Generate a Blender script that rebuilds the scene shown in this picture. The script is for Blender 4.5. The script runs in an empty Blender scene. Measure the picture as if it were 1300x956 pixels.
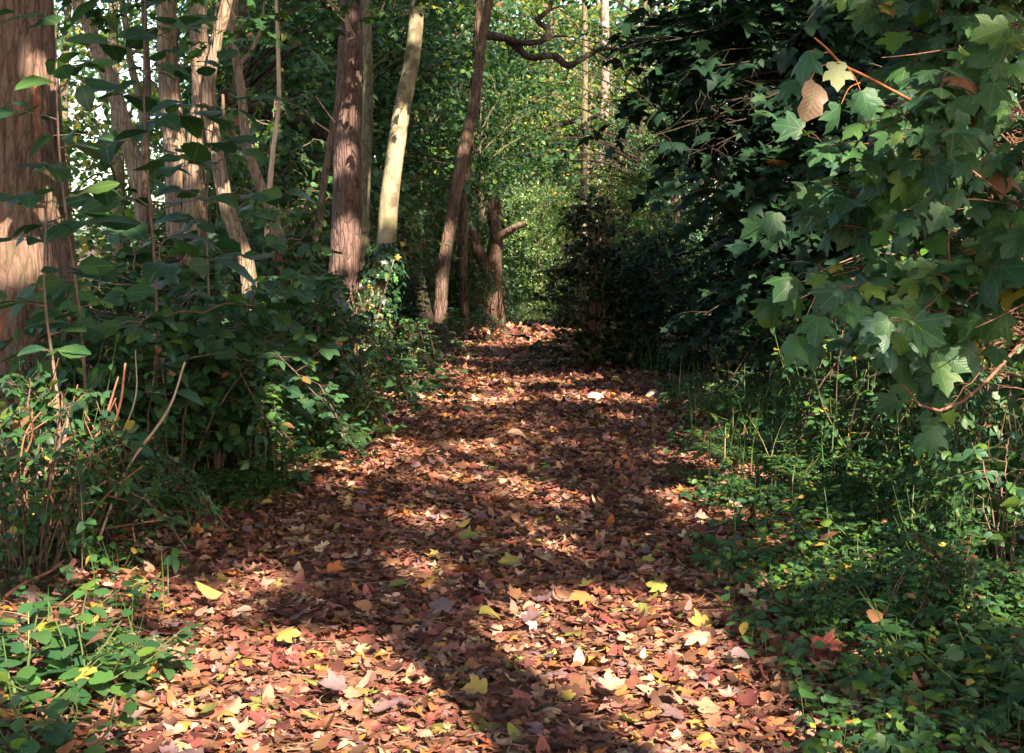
import bpy, math
import numpy as np
R = math.radians
C = bpy.context.scene.collection
SC = bpy.context.scene

# ------------------------------------------------------------------ camera
F = 1800.0                      # focal length in pixels of a 1300 px wide picture
CAMH = 1.5
HOR = 300.0                     # horizon row
cam_d = bpy.data.cameras.new('camera'); cam = bpy.data.objects.new('camera', cam_d); C.objects.link(cam)
cam_d.sensor_width = 36.0; cam_d.lens = 36.0 * F / 1300.0
cam_d.shift_y = -(478.0 - HOR) / 1300.0
cam_d.clip_start = 0.05; cam_d.clip_end = 2000
cam.location = (0, 0, CAMH); cam.rotation_euler = (R(90), 0, 0)
SC.camera = cam

# ------------------------------------------------------------------ light
SUN = np.array([0.30, -0.75, 0.60]); SUN /= np.linalg.norm(SUN)     # towards the sun
w = bpy.data.worlds.new('World'); SC.world = w; w.use_nodes = True
nt = w.node_tree; bg = nt.nodes['Background']
sky = nt.nodes.new('ShaderNodeTexSky'); sky.sky_type = 'NISHITA'; sky.sun_disc = False
sky.sun_elevation = math.asin(SUN[2]); sky.sun_rotation = math.atan2(SUN[0], SUN[1])
sky.air_density = 1.0; sky.dust_density = 2.0; sky.ozone_density = 1.0
nt.links.new(sky.outputs[0], bg.inputs[0]); bg.inputs[1].default_value = 0.125
sd = bpy.data.lights.new('sun', 'SUN'); sun = bpy.data.objects.new('sun', sd); C.objects.link(sun)
sd.energy = 5.0; sd.angle = R(0.55); sd.color = (1.0, 0.91, 0.78)
from mathutils import Vector
sun.rotation_euler = Vector(SUN).to_track_quat('Z', 'Y').to_euler(); sun.location = (0, -10, 30)
SC.view_settings.view_transform = 'Standard'; SC.view_settings.look = 'None'
SC.view_settings.exposure = 2.2; SC.view_settings.gamma = 1.0; SC.view_settings.use_curve_mapping = False
SC.view_settings.use_white_balance = True; SC.view_settings.white_balance_temperature = 7400; SC.view_settings.white_balance_tint = 14
cy = SC.cycles
cy.use_denoising = True; cy.max_bounces = 5; cy.diffuse_bounces = 3; cy.glossy_bounces = 2
cy.transmission_bounces = 3; cy.transparent_max_bounces = 4; cy.caustics_reflective = False; cy.caustics_refractive = False
cy.sample_clamp_indirect = 6.0

# ------------------------------------------------------------------ picture row/column -> place
def W(u, v, Y): return np.array([(u - 650.0) / F * Y, Y, CAMH - (v - HOR) / F * Y])
def gp(u, v):
    Y = CAMH * F / (v - HOR); return np.array([(u - 650.0) / F * Y, Y, 0.0])
def nrm(a): return a / (np.linalg.norm(a, axis=-1, keepdims=True) + 1e-9)

# sun shafts: spots the sun is let onto by cutting leaves away (point, radius in m)
SHAFTS = []
def sh(p, r): SHAFTS.append((np.array(p, float), r))
for u, v, r in [(235,850,.16),(300,845,.2),(370,845,.2),(440,850,.18),(520,862,.16),(600,850,.1),(740,800,.26),(700,815,.2),(800,815,.24),
                (850,830,.12),(740,845,.22),(330,740,.07),(250,770,.14),(770,770,.10),
                (340,915,.2),(480,925,.15),(640,930,.16),(800,920,.2),(900,890,.1),(200,910,.15),
                (870,635,.2),(920,640,.2),(900,600,.16),(960,655,.18),(1020,650,.2),(1080,655,.16),(880,660,.12),(930,615,.2),(1000,625,.15),(940,560,.15),(900,530,.15),
                (440,590,.2),(470,580,.12),(340,600,.15),(280,625,.15),(400,590,.15),
                (520,506,.28),(560,510,.28),(600,512,.25),(640,508,.15),(730,506,.25),(770,508,.28),(810,508,.28),(850,503,.2),(900,500,.25),(960,515,.2),
                (620,482,.35),(650,485,.35),(690,484,.35),(735,480,.35),(590,470,.3),(640,460,.3),(600,458,.25),(620,440,.35),(670,436,.4),(650,425,.6),(690,417,.6),
                (490,480,.35),(470,470,.3),(1000,590,.2),(1060,620,.2),(1120,740,.12),(1040,720,.13),(980,690,.13),(1180,690,.12),(1240,800,.12),(900,560,.2),(960,580,.18),(1110,640,.15),(870,580,.15),(120,830,.12),(60,800,.2),(150,740,.12),(50,860,.2)]:
    sh(gp(u, v), r)
for u, v, Y, r in [(500,175,15,.13),(497,195,15,.16),(495,218,15,.17),(491,242,15,.16),(488,265,15,.13),(527,45,15,.05),
                   (433,205,14.9,.07),(432,315,14.9,.14),(452,300,14.9,.07),(456,95,14.9,.05),(440,150,14.9,.05),
                   (563,355,20,.22),(573,275,20,.1),(603,140,20,.12),(636,385,23.8,.16),(657,287,23.4,.12),
                   (767,110,34,.7),(767,60,34,.5),(757,235,34,.7),(708,182,29.5,.2),
                   (268,70,11.8,.10),(285,20,11.8,.10),(250,190,11.8,.10),(222,170,12,.12),(285,240,11.8,.10),(318,380,11.5,.16),(315,330,11.5,.12),
                   (440,410,14,.16),(470,420,14.2,.16),(70,480,6.6,.22),(60,530,6.7,.16),(100,560,6.8,.13),(30,500,6.6,.14),(45,620,6.7,.15),
                   (62,60,8.2,.07),(70,230,8.2,.07),(20,330,8.2,.12),(130,370,8.3,.12),
                   (1142,25,5.2,.17),(1062,40,5.4,.12),(1030,230,4.9,.07),(1120,140,5,.06),(975,290,5,.05),
                   (1240,210,4.8,.05),(1130,345,6.4,.2),(1060,480,8,.2),(440,270,13.5,.1),(1200,590,6.2,.15),(1240,660,6,.12),
                   (690,390,30,.8),(690,350,30.5,.9),(675,350,35,.9),(695,320,35,.9),(560,220,24,.3),(575,180,26,.35),(670,240,34,.7),(490,360,14.5,.14),(470,345,14.5,.12),(340,160,18,.25),(400,220,18,.25)]:
    sh(W(u, v, Y), r)
_r = np.random.default_rng(42)
for _q in range(40):
    _Y = 4.2 + 15 * _r.random() ** 1.2; sh([_r.uniform(-1.3, 1.5), _Y, 0], _r.uniform(.02, .07) * (1 + _Y / 14))
for u, v, Y, r in [(650,60,40,1.2),(700,30,42,1.4),(740,110,40,1.2),(680,110,40,1.0),(790,60,38,1.2),(640,170,36,.8),(720,200,38,.9),(780,200,32,.8),(800,130,30,.6),(410,60,23,.3),(610,330,27,.4),(560,80,27,.3)]:
    sh(W(u, v, Y), r)
SP = np.array([s[0] for s in SHAFTS]); SRr = np.array([s[1] for s in SHAFTS])
def carve(P, extra=0.04, near=0.6):
    """True for leaves that leave the shafts open"""
    keep = np.ones(len(P), bool)
    for p, r in zip(SP, SRr):
        d = P - p; t = d @ SUN
        q = np.linalg.norm(d - t[:, None] * SUN, axis=1)
        keep &= ~((q < r + extra) & (t > near))
    return keep

# ------------------------------------------------------------------ mesh tools
class MB:
    def __init__(s): s.V = []; s.F = []; s.UV = []; s.n = 0
    def add(s, V, faces, uv=None):
        V = np.asarray(V, float).reshape(-1, 3)
        s.V.append(V); s.UV.append(np.zeros((len(V), 2)) if uv is None else np.asarray(uv, float))
        for f in faces: s.F.append(np.asarray(f, int) + s.n)
        s.n += len(V)
    def mesh(s, name, mat, smooth=True):
        V = np.concatenate(s.V).astype(np.float32); UV = np.concatenate(s.UV).astype(np.float32)
        loops = np.concatenate([f.ravel() for f in s.F]).astype(np.int32)
        sizes = np.concatenate([np.full(len(f), f.shape[1]) for f in s.F]).astype(np.int32)
        me = bpy.data.meshes.new(name)
        me.vertices.add(len(V)); me.vertices.foreach_set('co', V.ravel())
        me.loops.add(len(loops)); me.loops.foreach_set('vertex_index', loops)
        me.polygons.add(len(sizes)); me.polygons.foreach_set('loop_start', np.concatenate([[0], np.cumsum(sizes)[:-1]]).astype(np.int32))
        uvl = me.uv_layers.new(name='UVMap'); uvl.data.foreach_set('uv', UV[loops].ravel())
        me.polygons.foreach_set('use_smooth', np.full(len(sizes), smooth))
        me.update(calc_edges=True); me.validate()
        for m in (mat if isinstance(mat, (list, tuple)) else [mat]): me.materials.append(m)
        return me

def link(name, me, parent=None, loc=(0, 0, 0), rz=0, s=1, label=None):
    o = bpy.data.objects.new(name, me); C.objects.link(o)
    o.location = loc; o.rotation_euler = (0, 0, rz); o.scale = (s, s, s) if np.isscalar(s) else s
    if parent: o.parent = parent
    if label: o['label'] = label
    return o
def tag(o, label, cat, group=None, kind=None):
    if label: o['label'] = label
    if cat: o['category'] = cat
    if group: o['group'] = group
    if kind: o['kind'] = kind
    return o
def thing(name, loc, label, cat, group=None, rz=0, s=1):
    return tag(link(name, None, None, loc, rz, s), label, cat, group)
def copy_tree(o, parent=None):
    c = o.copy(); C.objects.link(c)
    if parent: c.parent = parent
    for ch in list(o.children): copy_tree(ch, c)
    return c

def smooth_line(P, n):
    P = np.asarray(P, float); k = len(P)
    if k == 2: return P[0] + (P[1] - P[0]) * np.linspace(0, 1, n)[:, None]
    Q = np.vstack([2 * P[0] - P[1], P, 2 * P[-1] - P[-2]])
    t = np.linspace(0, k - 1, n); i = np.minimum(t.astype(int), k - 2); f = (t - i)[:, None]
    a, b, c, d = Q[i], Q[i + 1], Q[i + 2], Q[i + 3]
    return 0.5 * (2 * b + (c - a) * f + (2 * a - 5 * b + 4 * c - d) * f ** 2 + (3 * b - a - 3 * c + d) * f ** 3)

_grids = {}
def vnoise(u, v, nu, seed):
    """value noise, periodic in u with nu cells"""
    if (nu, seed) not in _grids: _grids[(nu, seed)] = np.random.default_rng(seed).random((nu, 512))
    g = _grids[(nu, seed)]
    x = (u % 1.0) * nu; y = v % 512
    i = x.astype(int) % nu; j = y.astype(int) % 512; fx = x - np.floor(x); fy = y - np.floor(y)
    fx = fx * fx * (3 - 2 * fx); fy = fy * fy * (3 - 2 * fy)
    i2 = (i + 1) % nu; j2 = (j + 1) % 512
    return (g[i, j] * (1 - fx) + g[i2, j] * fx) * (1 - fy) + (g[i, j2] * (1 - fx) + g[i2, j2] * fx) * fy

def tube(mb, P, rad, ns=8, n=None, bark=0.0, seed=0, cells=14, flare=None, cap=True):
    P = np.asarray(P, float); rad = np.asarray(rad, float)
    if n:
        rad = np.interp(np.linspace(0, 1, n), np.linspace(0, 1, len(rad)), rad); P = smooth_line(P, n)
    m = len(P); T = nrm(np.gradient(P, axis=0))
    ref = np.array([1.0, 0, 0]) if abs(T[0][0]) < .8 else np.array([0, 1.0, 0])
    N = np.zeros_like(P); a = ref - T[0] * (ref @ T[0]); N[0] = a / np.linalg.norm(a)
    for i in range(1, m):
        a = N[i - 1] - T[i] * (N[i - 1] @ T[i]); N[i] = a / np.linalg.norm(a)
    B = np.cross(T, N)
    th = np.linspace(0, 2 * np.pi, ns, endpoint=False)
    L = np.concatenate([[0], np.cumsum(np.linalg.norm(np.diff(P, axis=0), axis=1))])
    rr = np.repeat(rad[:, None], ns, 1)
    uu = np.repeat((th / (2 * np.pi))[None], m, 0); vv = np.repeat(L[:, None], ns, 1)
    if bark:
        sc = 5.0 / max(.3, 2 * np.pi * rad.mean() / .9)
        wv = vv * sc
        wu = uu + .05 * (vnoise(uu, wv * .7, 6, seed + 5) - .5)
        n1 = vnoise(wu, wv * 1.0 + 3, cells, seed + 1); n2 = vnoise(wu, wv * 3.2 + 7, cells * 2, seed + 2); n3 = vnoise(uu, wv * .18, 4, seed + 3)
        ridge = np.minimum(np.abs(2 * n1 - 1) * 3.6, 1) * .65 + np.minimum(np.abs(2 * n2 - 1) * 2.6, 1) * .35
        rr = rr * (1 + bark * (ridge - .6) + bark * .9 * (n3 - .5))
    if flare is not None: rr = rr * flare(th[None, :], vv)
    V = P[:, None] + rr[..., None] * (np.cos(th)[None, :, None] * N[:, None] + np.sin(th)[None, :, None] * B[:, None])
    i = np.arange(m - 1)[:, None] * ns; j = np.arange(ns)[None]; j2 = (j + 1) % ns
    Fq = np.stack([i + j, i + j2, i + ns + j2, i + ns + j], -1).reshape(-1, 4)
    fs = [Fq]
    V = V.reshape(-1, 3); uv = np.stack([uu.ravel(), vv.ravel()], 1)
    if cap:
        V = np.vstack([V, P[-1] + T[-1] * rad[-1] * .5]); uv = np.vstack([uv, [0, L[-1]]])
        e = (m - 1) * ns; fs.append(np.stack([e + np.arange(ns), e + (np.arange(ns) + 1) % ns, np.full(ns, m * ns)], 1))
    mb.add(V, fs, uv)

# ------------------------------------------------------------------ leaf shapes (x across, y along, z up)
def ovate(k=4, wd=.34, fold=.10, curl=.15, serr=0.0, twist=0.0):
    t = np.linspace(0, 1, k + 1)
    wid = wd * np.sin(np.pi * t ** .8) ** .85
    if serr: wid = wid * (1 + serr * np.where(np.arange(k + 1) % 2, 1, -1))
    V = [(0, 0, 0)]; 
    for i in range(1, k):
        for s in (-1, 0, 1): V.append((s * wid[i], t[i] + (0.03 if s else 0), 0))
    V.append((0, 1, 0)); V = np.array(V, float)
    V[:, 2] = fold * np.abs(V[:, 0]) - curl * V[:, 1] ** 2 + twist * V[:, 0] * (V[:, 1] - .3)
    tri = []; quad = []
    tri += [(0, 2, 1), (0, 3, 2)]
    for i in range(k - 2):
        a = 1 + 3 * i; quad += [(a, a + 1, a + 4, a + 3), (a + 1, a + 2, a + 5, a + 4)]
    a = 1 + 3 * (k - 2); e = len(V) - 1; tri += [(a, a + 1, e), (a + 1, a + 2, e)]
    return V, ([np.array(tri)] + ([np.array(quad)] if quad else [])), V[:, :2].copy()
_half = [(.14,-.06),(.36,.0),(.41,.15),(.29,.25),(.44,.33),(.52,.45),(.58,.66),(.42,.60),(.25,.60),(.24,.74),(.12,.86)]
_half_low = [(.18,-.05),(.40,.08),(.28,.25),(.58,.60),(.24,.58),(.14,.84)]
_oak = [(.06,.12),(.14,.2),(.11,.3),(.24,.38),(.18,.48),(.3,.58),(.22,.7),(.24,.84),(.12,.95)]
def lobed(half, curl=.2, fold=.1, c=.35, wob=.0, seed=0):
    rg = np.random.default_rng(seed); half = np.array(half)
    L = half * [-1, 1]; o = np.vstack([[(0, 0)], half, [(0, 1)], L[::-1]])
    o = o + rg.normal(0, .012, o.shape)
    V2 = np.vstack([[(0, c)], (o + (0, c)) / 2 * [1, 1], o])       # centre, inner ring, outer ring
    V2[1:1 + len(o)] = (0, c) + (o - (0, c)) * .55
    n = len(o); x, y = V2[:, 0], V2[:, 1]
    z = fold * np.abs(x) - curl * (x ** 2 * 1.2 + (y - c) ** 2) + wob * np.sin(5 * x + 3 * y + seed) * (np.abs(x) + np.abs(y - c))
    V = np.column_stack([x, y, z]); a = np.arange(n); b = (a + 1) % n
    return V, [np.stack([np.zeros(n, int), 1 + a, 1 + b], 1), np.stack([1 + a, 1 + n + a, 1 + n + b, 1 + b], 1)], V2.copy()
def diamond(wd=.35, fold=.15, curl=.2):
    V = np.array([(0, 0, 0), (wd, .42, fold * wd), (0, 1, -curl), (-wd, .42, fold * wd), (0, .45, -curl * .1)], float)
    return V, [np.array([(0, 1, 4), (1, 2, 4), (2, 3, 4), (3, 0, 4)])], V[:, :2].copy()
MAPLE = [lobed(_half, .25, .1, wob=.05, seed=1), lobed(_half, .5, .0, wob=.07, seed=2), lobed(_half, .1, .25, wob=.06, seed=3), lobed(_half, .7, -.1, wob=.05, seed=4)]
MAPLE_LOW = [lobed(_half_low, .25, .1, seed=1), lobed(_half_low, .55, .0, wob=.05, seed=2), lobed(_half_low, .1, .3, wob=.05, seed=3)]
OVATE = [ovate(8, .36, .12, .22, .06), ovate(8, .38, .2, .4, .06, .15), ovate(8, .35, -.05, .1, .06, -.2)]
OVATE_LOW = [ovate(4, .36, .12, .22), ovate(4, .32, .22, .4), ovate(4, .38, .0, .1, 0, .2)]
NARROW = [ovate(5, .24, .2, .3), ovate(5, .22, .25, .6)]
DIA = [diamond(), diamond(.4, .05, .35), diamond(.3, .25, .1)]
ROUND = [ovate(4, .52, .15, .15), ovate(4, .55, .05, .35), ovate(4, .5, .3, .05)]
LIT_M = [lobed(_half, c, f, wob=wb, seed=s) for c, f, wb, s in [(.3,.1,.08,1),(-.4,.1,.10,2),(.1,.3,.08,3),(-.1,-.3,.1,4),(.8,0,.1,5),(0,.1,.15,6)]]
LIT_O = [ovate(6, .34, f, c, .05, t) for f, c, t in [(.3,.3,.3),(-.3,-.5,.2),(.6,.7,-.3),(.1,-.8,.5),(0,.1,.1)]]
LIT_K = [lobed(_oak, c, f, .5, wb, s) for c, f, wb, s in [(.5,.3,.1,1),(-.6,.4,.15,2),(.2,-.3,.2,3)]]

_rg = np.random.default_rng(77)
LIT_B = []
for q in range(6):          # torn and broken bits
    hh = np.array(_half_low) * _rg.uniform(.5, 1.15, (6, 2)); hh[:, 1] = np.sort(hh[:, 1] * .8)
    LIT_B.append(lobed(hh, _rg.uniform(-.5, .6), _rg.uniform(-.4, .4), .42, .12, 10 + q))
def leaves(mb, tpls, P, D, N, S, rng):
    P = np.asarray(P, float).reshape(-1, 3)
    if len(P) == 0: return
    D = nrm(np.asarray(D, float)); N = np.asarray(N, float); S = np.asarray(S, float) * np.ones(len(P))
    side = nrm(np.cross(D, N)); N2 = np.cross(side, D)
    idx = rng.integers(0, len(tpls), len(P))
    for k, (V, Fs, uv) in enumerate(tpls):
        q = np.where(idx == k)[0]
        if len(q) == 0: continue
        fl = rng.choice([-1, 1], len(q))[:, None, None]
        X = P[q][:, None] + S[q][:, None, None] * (fl * V[None, :, :1] * side[q][:, None] + V[None, :, 1:2] * D[q][:, None] + V[None, :, 2:] * N2[q][:, None])
        off = (np.arange(len(q)) * len(V))[:, None, None]
        mb.add(X.reshape(-1, 3), [(f[None] + off).reshape(-1, f.shape[1]) for f in Fs], np.tile(uv, (len(q), 1)))

# ------------------------------------------------------------------ materials
def newmat(name):
    m = bpy.data.materials.new(name); m.use_nodes = True; t = m.node_tree; t.nodes.clear()
    out = t.nodes.new('ShaderNodeOutputMaterial'); return m, t, out
def nd(t, kind, **kw):
    n = t.nodes.new(kind)
    for k, v in kw.items(): setattr(n, k, v)
    return n
def ramp(t, stops, interp='LINEAR'):
    n = nd(t, 'ShaderNodeValToRGB'); e = n.color_ramp.elements; n.color_ramp.interpolation = interp
    while len(e) < len(stops): e.new(.5)
    for q, (p, c) in zip(e, stops): q.position = p; q.color = (*c, 1)
    return n
def mixc(t, fac, a, b, bl='MIX'):
    n = nd(t, 'ShaderNodeMix', data_type='RGBA', blend_type=bl)
    for s, v in ((n.inputs[0], fac), (n.inputs[6], a), (n.inputs[7], b)):
        if isinstance(v, bpy.types.NodeSocket): t.links.new(v, s)
        elif isinstance(v, (int, float)): s.default_value = v
        else: s.default_value = (*v, 1)
    return n.outputs[2]
def math_(t, op, a, b=0.0, c=None):
    n = nd(t, 'ShaderNodeMath', operation=op)
    for s, v in zip(n.inputs, (a, b, c)):
        if v is None: continue
        if isinstance(v, bpy.types.NodeSocket): t.links.new(v, s)
        else: s.default_value = v
    return n.outputs[0]

def leaf_mat(name, cols, transl=.35, rough=.45, veins=None, spec=.35, objvar=.25, mottle=.35, tcol=(1.25, 1.3, .6)):
    m, t, out = newmat(name); L = t.links
    g = nd(t, 'ShaderNodeNewGeometry')
    n = len(cols); tot = sum(c[1] for c in cols); p = 0; st = []
    for c, wgt in cols: st.append((p / tot, c)); p += wgt
    rp = ramp(t, st, 'CONSTANT'); L.new(g.outputs['Random Per Island'], rp.inputs[0])
    col = rp.outputs[0]
    r2 = math_(t, 'FRACT', math_(t, 'MULTIPLY', g.outputs['Random Per Island'], 37.7))
    oi = nd(t, 'ShaderNodeObjectInfo')
    val = math_(t, 'ADD', math_(t, 'MULTIPLY', r2, .5), .75)
    val = math_(t, 'MULTIPLY', val, math_(t, 'ADD', math_(t, 'MULTIPLY', oi.outputs['Random'], objvar), 1 - objvar / 2))
    hs = nd(t, 'ShaderNodeHueSaturation'); L.new(col, hs.inputs['Color']); L.new(val, hs.inputs['Value'])
    r3 = math_(t, 'FRACT', math_(t, 'MULTIPLY', g.outputs['Random Per Island'], 91.3))
    L.new(math_(t, 'ADD', math_(t, 'MULTIPLY', r3, .05), .475), hs.inputs['Hue'])
    col = hs.outputs[0]
    if mottle:
        nz = nd(t, 'ShaderNodeTexNoise'); nz.inputs['Scale'].default_value = 45; nz.inputs['Detail'].default_value = 3
        tc = nd(t, 'ShaderNodeTexCoord'); L.new(tc.outputs['Object'], nz.inputs['Vector'])
        f = math_(t, 'MULTIPLY', nz.outputs[0], mottle * 1.0)
        col = mixc(t, f, col, (.5, .5, .5), 'MULTIPLY')
    bmp = None
    if veins:
        uv = nd(t, 'ShaderNodeUVMap'); sp = nd(t, 'ShaderNodeSeparateXYZ'); L.new(uv.outputs[0], sp.inputs[0])
        ax = math_(t, 'ABSOLUTE', sp.outputs[0])
        if veins == 'pinnate':
            q = math_(t, 'SUBTRACT', math_(t, 'MULTIPLY', sp.outputs[1], 8.0), math_(t, 'MULTIPLY', ax, 7.0))
        else:
            ang = math_(t, 'ARCTAN2', sp.outputs[0], sp.outputs[1])
            q = math_(t, 'MULTIPLY', ang, 1.45)
        fr = math_(t, 'ABSOLUTE', math_(t, 'SUBTRACT', math_(t, 'FRACT', math_(t, 'ADD', q, 20.5)), .5))
        if veins == 'pinnate':
            v1 = math_(t, 'LESS_THAN', fr, .08); v2 = math_(t, 'LESS_THAN', ax, .016)
            vn = math_(t, 'MAXIMUM', math_(t, 'MULTIPLY', v1, .3), v2)
            q2 = math_(t, 'MULTIPLY', fr, 2.0)
        else:
            r_ = math_(t, 'SQRT', math_(t, 'ADD', math_(t, 'MULTIPLY', ax, ax), math_(t, 'MULTIPLY', sp.outputs[1], sp.outputs[1])))
            v1 = math_(t, 'LESS_THAN', math_(t, 'MULTIPLY', fr, r_), .014)
            s2 = math_(t, 'ABSOLUTE', math_(t, 'SUBTRACT', math_(t, 'FRACT', math_(t, 'SUBTRACT', math_(t, 'MULTIPLY', r_, 9.0), math_(t, 'MULTIPLY', fr, 6.0))), .5))
            vn = math_(t, 'MAXIMUM', v1, math_(t, 'MULTIPLY', math_(t, 'LESS_THAN', s2, .07), .14))
            q2 = math_(t, 'MULTIPLY', s2, 2.0)
        vc = mixc(t, .45, col, (.18, .26, .10))
        col = mixc(t, vn, col, vc)
        bmp = nd(t, 'ShaderNodeBump'); bmp.inputs['Strength'].default_value = .18; bmp.inputs['Distance'].default_value = .004
        L.new(q2, bmp.inputs['Height'])
    b = nd(t, 'ShaderNodeBsdfPrincipled'); L.new(col, b.inputs['Base Color'])
    b.inputs['Roughness'].default_value = rough; b.inputs['Specular IOR Level'].default_value = spec
    if bmp: L.new(bmp.outputs[0], b.inputs['Normal'])
    if transl:
        tr = nd(t, 'ShaderNodeBsdfTranslucent'); L.new(mixc(t, 1.0, col, tcol, 'MULTIPLY'), tr.inputs[0])
        mx = nd(t, 'ShaderNodeMixShader'); mx.inputs[0].default_value = transl
        L.new(b.outputs[0], mx.inputs[1]); L.new(tr.outputs[0], mx.inputs[2]); L.new(mx.outputs[0], out.inputs[0])
    else: L.new(b.outputs[0], out.inputs[0])
    return m

def bark_mat(name, c_lo, c_mid, c_hi, scale=9.0, stretch=.16, bump=.6, moss=0.0, streak=None, patch=0.0, plates=1.0):
    m, t, out = newmat(name); L = t.links
    tc = nd(t, 'ShaderNodeTexCoord'); mp = nd(t, 'ShaderNodeMapping'); L.new(tc.outputs['Object'], mp.inputs[0]); mp.inputs['Scale'].default_value = (1, 1, stretch)
    n1 = nd(t, 'ShaderNodeTexNoise'); n1.inputs['Scale'].default_value = scale * 2.2; n1.inputs['Detail'].default_value = 7; n1.inputs['Roughness'].default_value = .65
    L.new(mp.outputs[0], n1.inputs['Vector'])
    vo = nd(t, 'ShaderNodeTexVoronoi', feature='DISTANCE_TO_EDGE'); vo.inputs['Scale'].default_value = scale * 2.6
    nw = nd(t, 'ShaderNodeTexNoise'); nw.inputs['Scale'].default_value = scale * .8; nw.inputs['Detail'].default_value = 3; L.new(mp.outputs[0], nw.inputs['Vector'])
    wv = mixc(t, .12, mp.outputs[0], nw.outputs['Color'], 'ADD'); L.new(wv, vo.inputs['Vector'])
    n3 = nd(t, 'ShaderNodeTexNoise'); n3.inputs['Scale'].default_value = 2.3; n3.inputs['Detail'].default_value = 4; L.new(tc.outputs['Object'], n3.inputs['Vector'])
    f = math_(t, 'ADD', math_(t, 'MULTIPLY', n1.outputs[0], .7), math_(t, 'MULTIPLY', n3.outputs[0], .35))
    rp = ramp(t, [(.34, c_lo), (.52, c_mid), (.72, c_hi)]); L.new(f, rp.inputs[0]); col = rp.outputs[0]
    if plates:
        e = ramp(t, [(.0, (.30, .27, .25)), (.03, (.5, .47, .45)), (.09, (1, 1, 1))]); L.new(vo.outputs[0], e.inputs[0]); col = mixc(t, .8 * plates, col, e.outputs[0], 'MULTIPLY')
    if streak:
        ms = nd(t, 'ShaderNodeMapping'); L.new(tc.outputs['Object'], ms.inputs[0]); ms.inputs['Scale'].default_value = (1, 1, .10)
        ns = nd(t, 'ShaderNodeTexNoise'); ns.inputs['Scale'].default_value = 13; ns.inputs['Detail'].default_value = 4; L.new(ms.outputs[0], ns.inputs['Vector'])
        sr = ramp(t, [(.635, (0, 0, 0)), (.70, (.8, .8, .8))]); L.new(ns.outputs[0], sr.inputs[0])
        col = mixc(t, sr.outputs[0], col, streak)
    if patch:
        npz = nd(t, 'ShaderNodeTexNoise'); npz.inputs['Scale'].default_value = 5.5; npz.inputs['Detail'].default_value = 6; L.new(tc.outputs['Object'], npz.inputs['Vector'])
        pr = ramp(t, [(.52, (0, 0, 0)), (.60, (1, 1, 1))]); L.new(npz.outputs[0], pr.inputs[0])
        col = mixc(t, math_(t, 'MULTIPLY', pr.outputs[0], patch), col, (.10, .075, .05))
    if moss:
        nm = nd(t, 'ShaderNodeTexNoise'); nm.inputs['Scale'].default_value = 3.5; nm.inputs['Detail'].default_value = 6; L.new(tc.outputs['Object'], nm.inputs['Vector'])
        mr = ramp(t, [(.5, (0, 0, 0)), (.66, (1, 1, 1))]); L.new(nm.outputs[0], mr.inputs[0])
        col = mixc(t, math_(t, 'MULTIPLY', mr.outputs[0], moss), col, (.07, .085, .03))
    b = nd(t, 'ShaderNodeBsdfPrincipled'); L.new(col, b.inputs['Base Color']); b.inputs['Roughness'].default_value = .85; b.inputs['Specular IOR Level'].default_value = .2
    nf = nd(t, 'ShaderNodeTexNoise'); nf.inputs['Scale'].default_value = scale * 9; nf.inputs['Detail'].default_value = 6; nf.inputs['Roughness'].default_value = .7; mf = nd(t, 'ShaderNodeMapping'); L.new(tc.outputs['Object'], mf.inputs[0]); mf.inputs['Scale'].default_value = (1, 1, min(1, stretch * 2.2)); L.new(mf.outputs[0], nf.inputs['Vector'])
    h = math_(t, 'ADD', math_(t, 'MULTIPLY', math_(t, 'ADD', n1.outputs[0], math_(t, 'MULTIPLY', nf.outputs[0], .7)), .6), math_(t, 'MULTIPLY', math_(t, 'MINIMUM', vo.outputs[0], .2), 3.0 * plates if plates else .3))
    bm = nd(t, 'ShaderNodeBump'); bm.inputs['Strength'].default_value = bump; bm.inputs['Distance'].default_value = .02; L.new(h, bm.inputs['Height']); L.new(bm.outputs[0], b.inputs['Normal'])
    L.new(b.outputs[0], out.inputs[0]); return m

def soil_mat(name, stops, scale=3.0, bump=.8):
    m, t, out = newmat(name); L = t.links
    tc = nd(t, 'ShaderNodeTexCoord')
    a = nd(t, 'ShaderNodeTexNoise'); a.inputs['Scale'].default_value = scale; a.inputs['Detail'].default_value = 8; a.inputs['Roughness'].default_value = .7; L.new(tc.outputs['Object'], a.inputs['Vector'])
    v = nd(t, 'ShaderNodeTexVoronoi'); v.inputs['Scale'].default_value = 38; L.new(tc.outputs['Object'], v.inputs['Vector'])
    rp = ramp(t, stops); L.new(a.outputs[0], rp.inputs[0])
    hs = nd(t, 'ShaderNodeSeparateXYZ'); L.new(v.outputs['Color'], hs.inputs[0])
    col = mixc(t, math_(t, 'MULTIPLY', hs.outputs[0], .55), rp.outputs[0], (.05, .03, .022))
    b = nd(t, 'ShaderNodeBsdfPrincipled'); L.new(col, b.inputs['Base Color']); b.inputs['Roughness'].default_value = .95; b.inputs['Specular IOR Level'].default_value = .1
    bm = nd(t, 'ShaderNodeBump'); bm.inputs['Strength'].default_value = bump; bm.inputs['Distance'].default_value = .03
    L.new(math_(t, 'ADD', a.outputs[0], math_(t, 'MULTIPLY', v.outputs[0], .4)), bm.inputs['Height']); L.new(bm.outputs[0], b.inputs['Normal'])
    L.new(b.outputs[0], out.inputs[0]); return m

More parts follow.
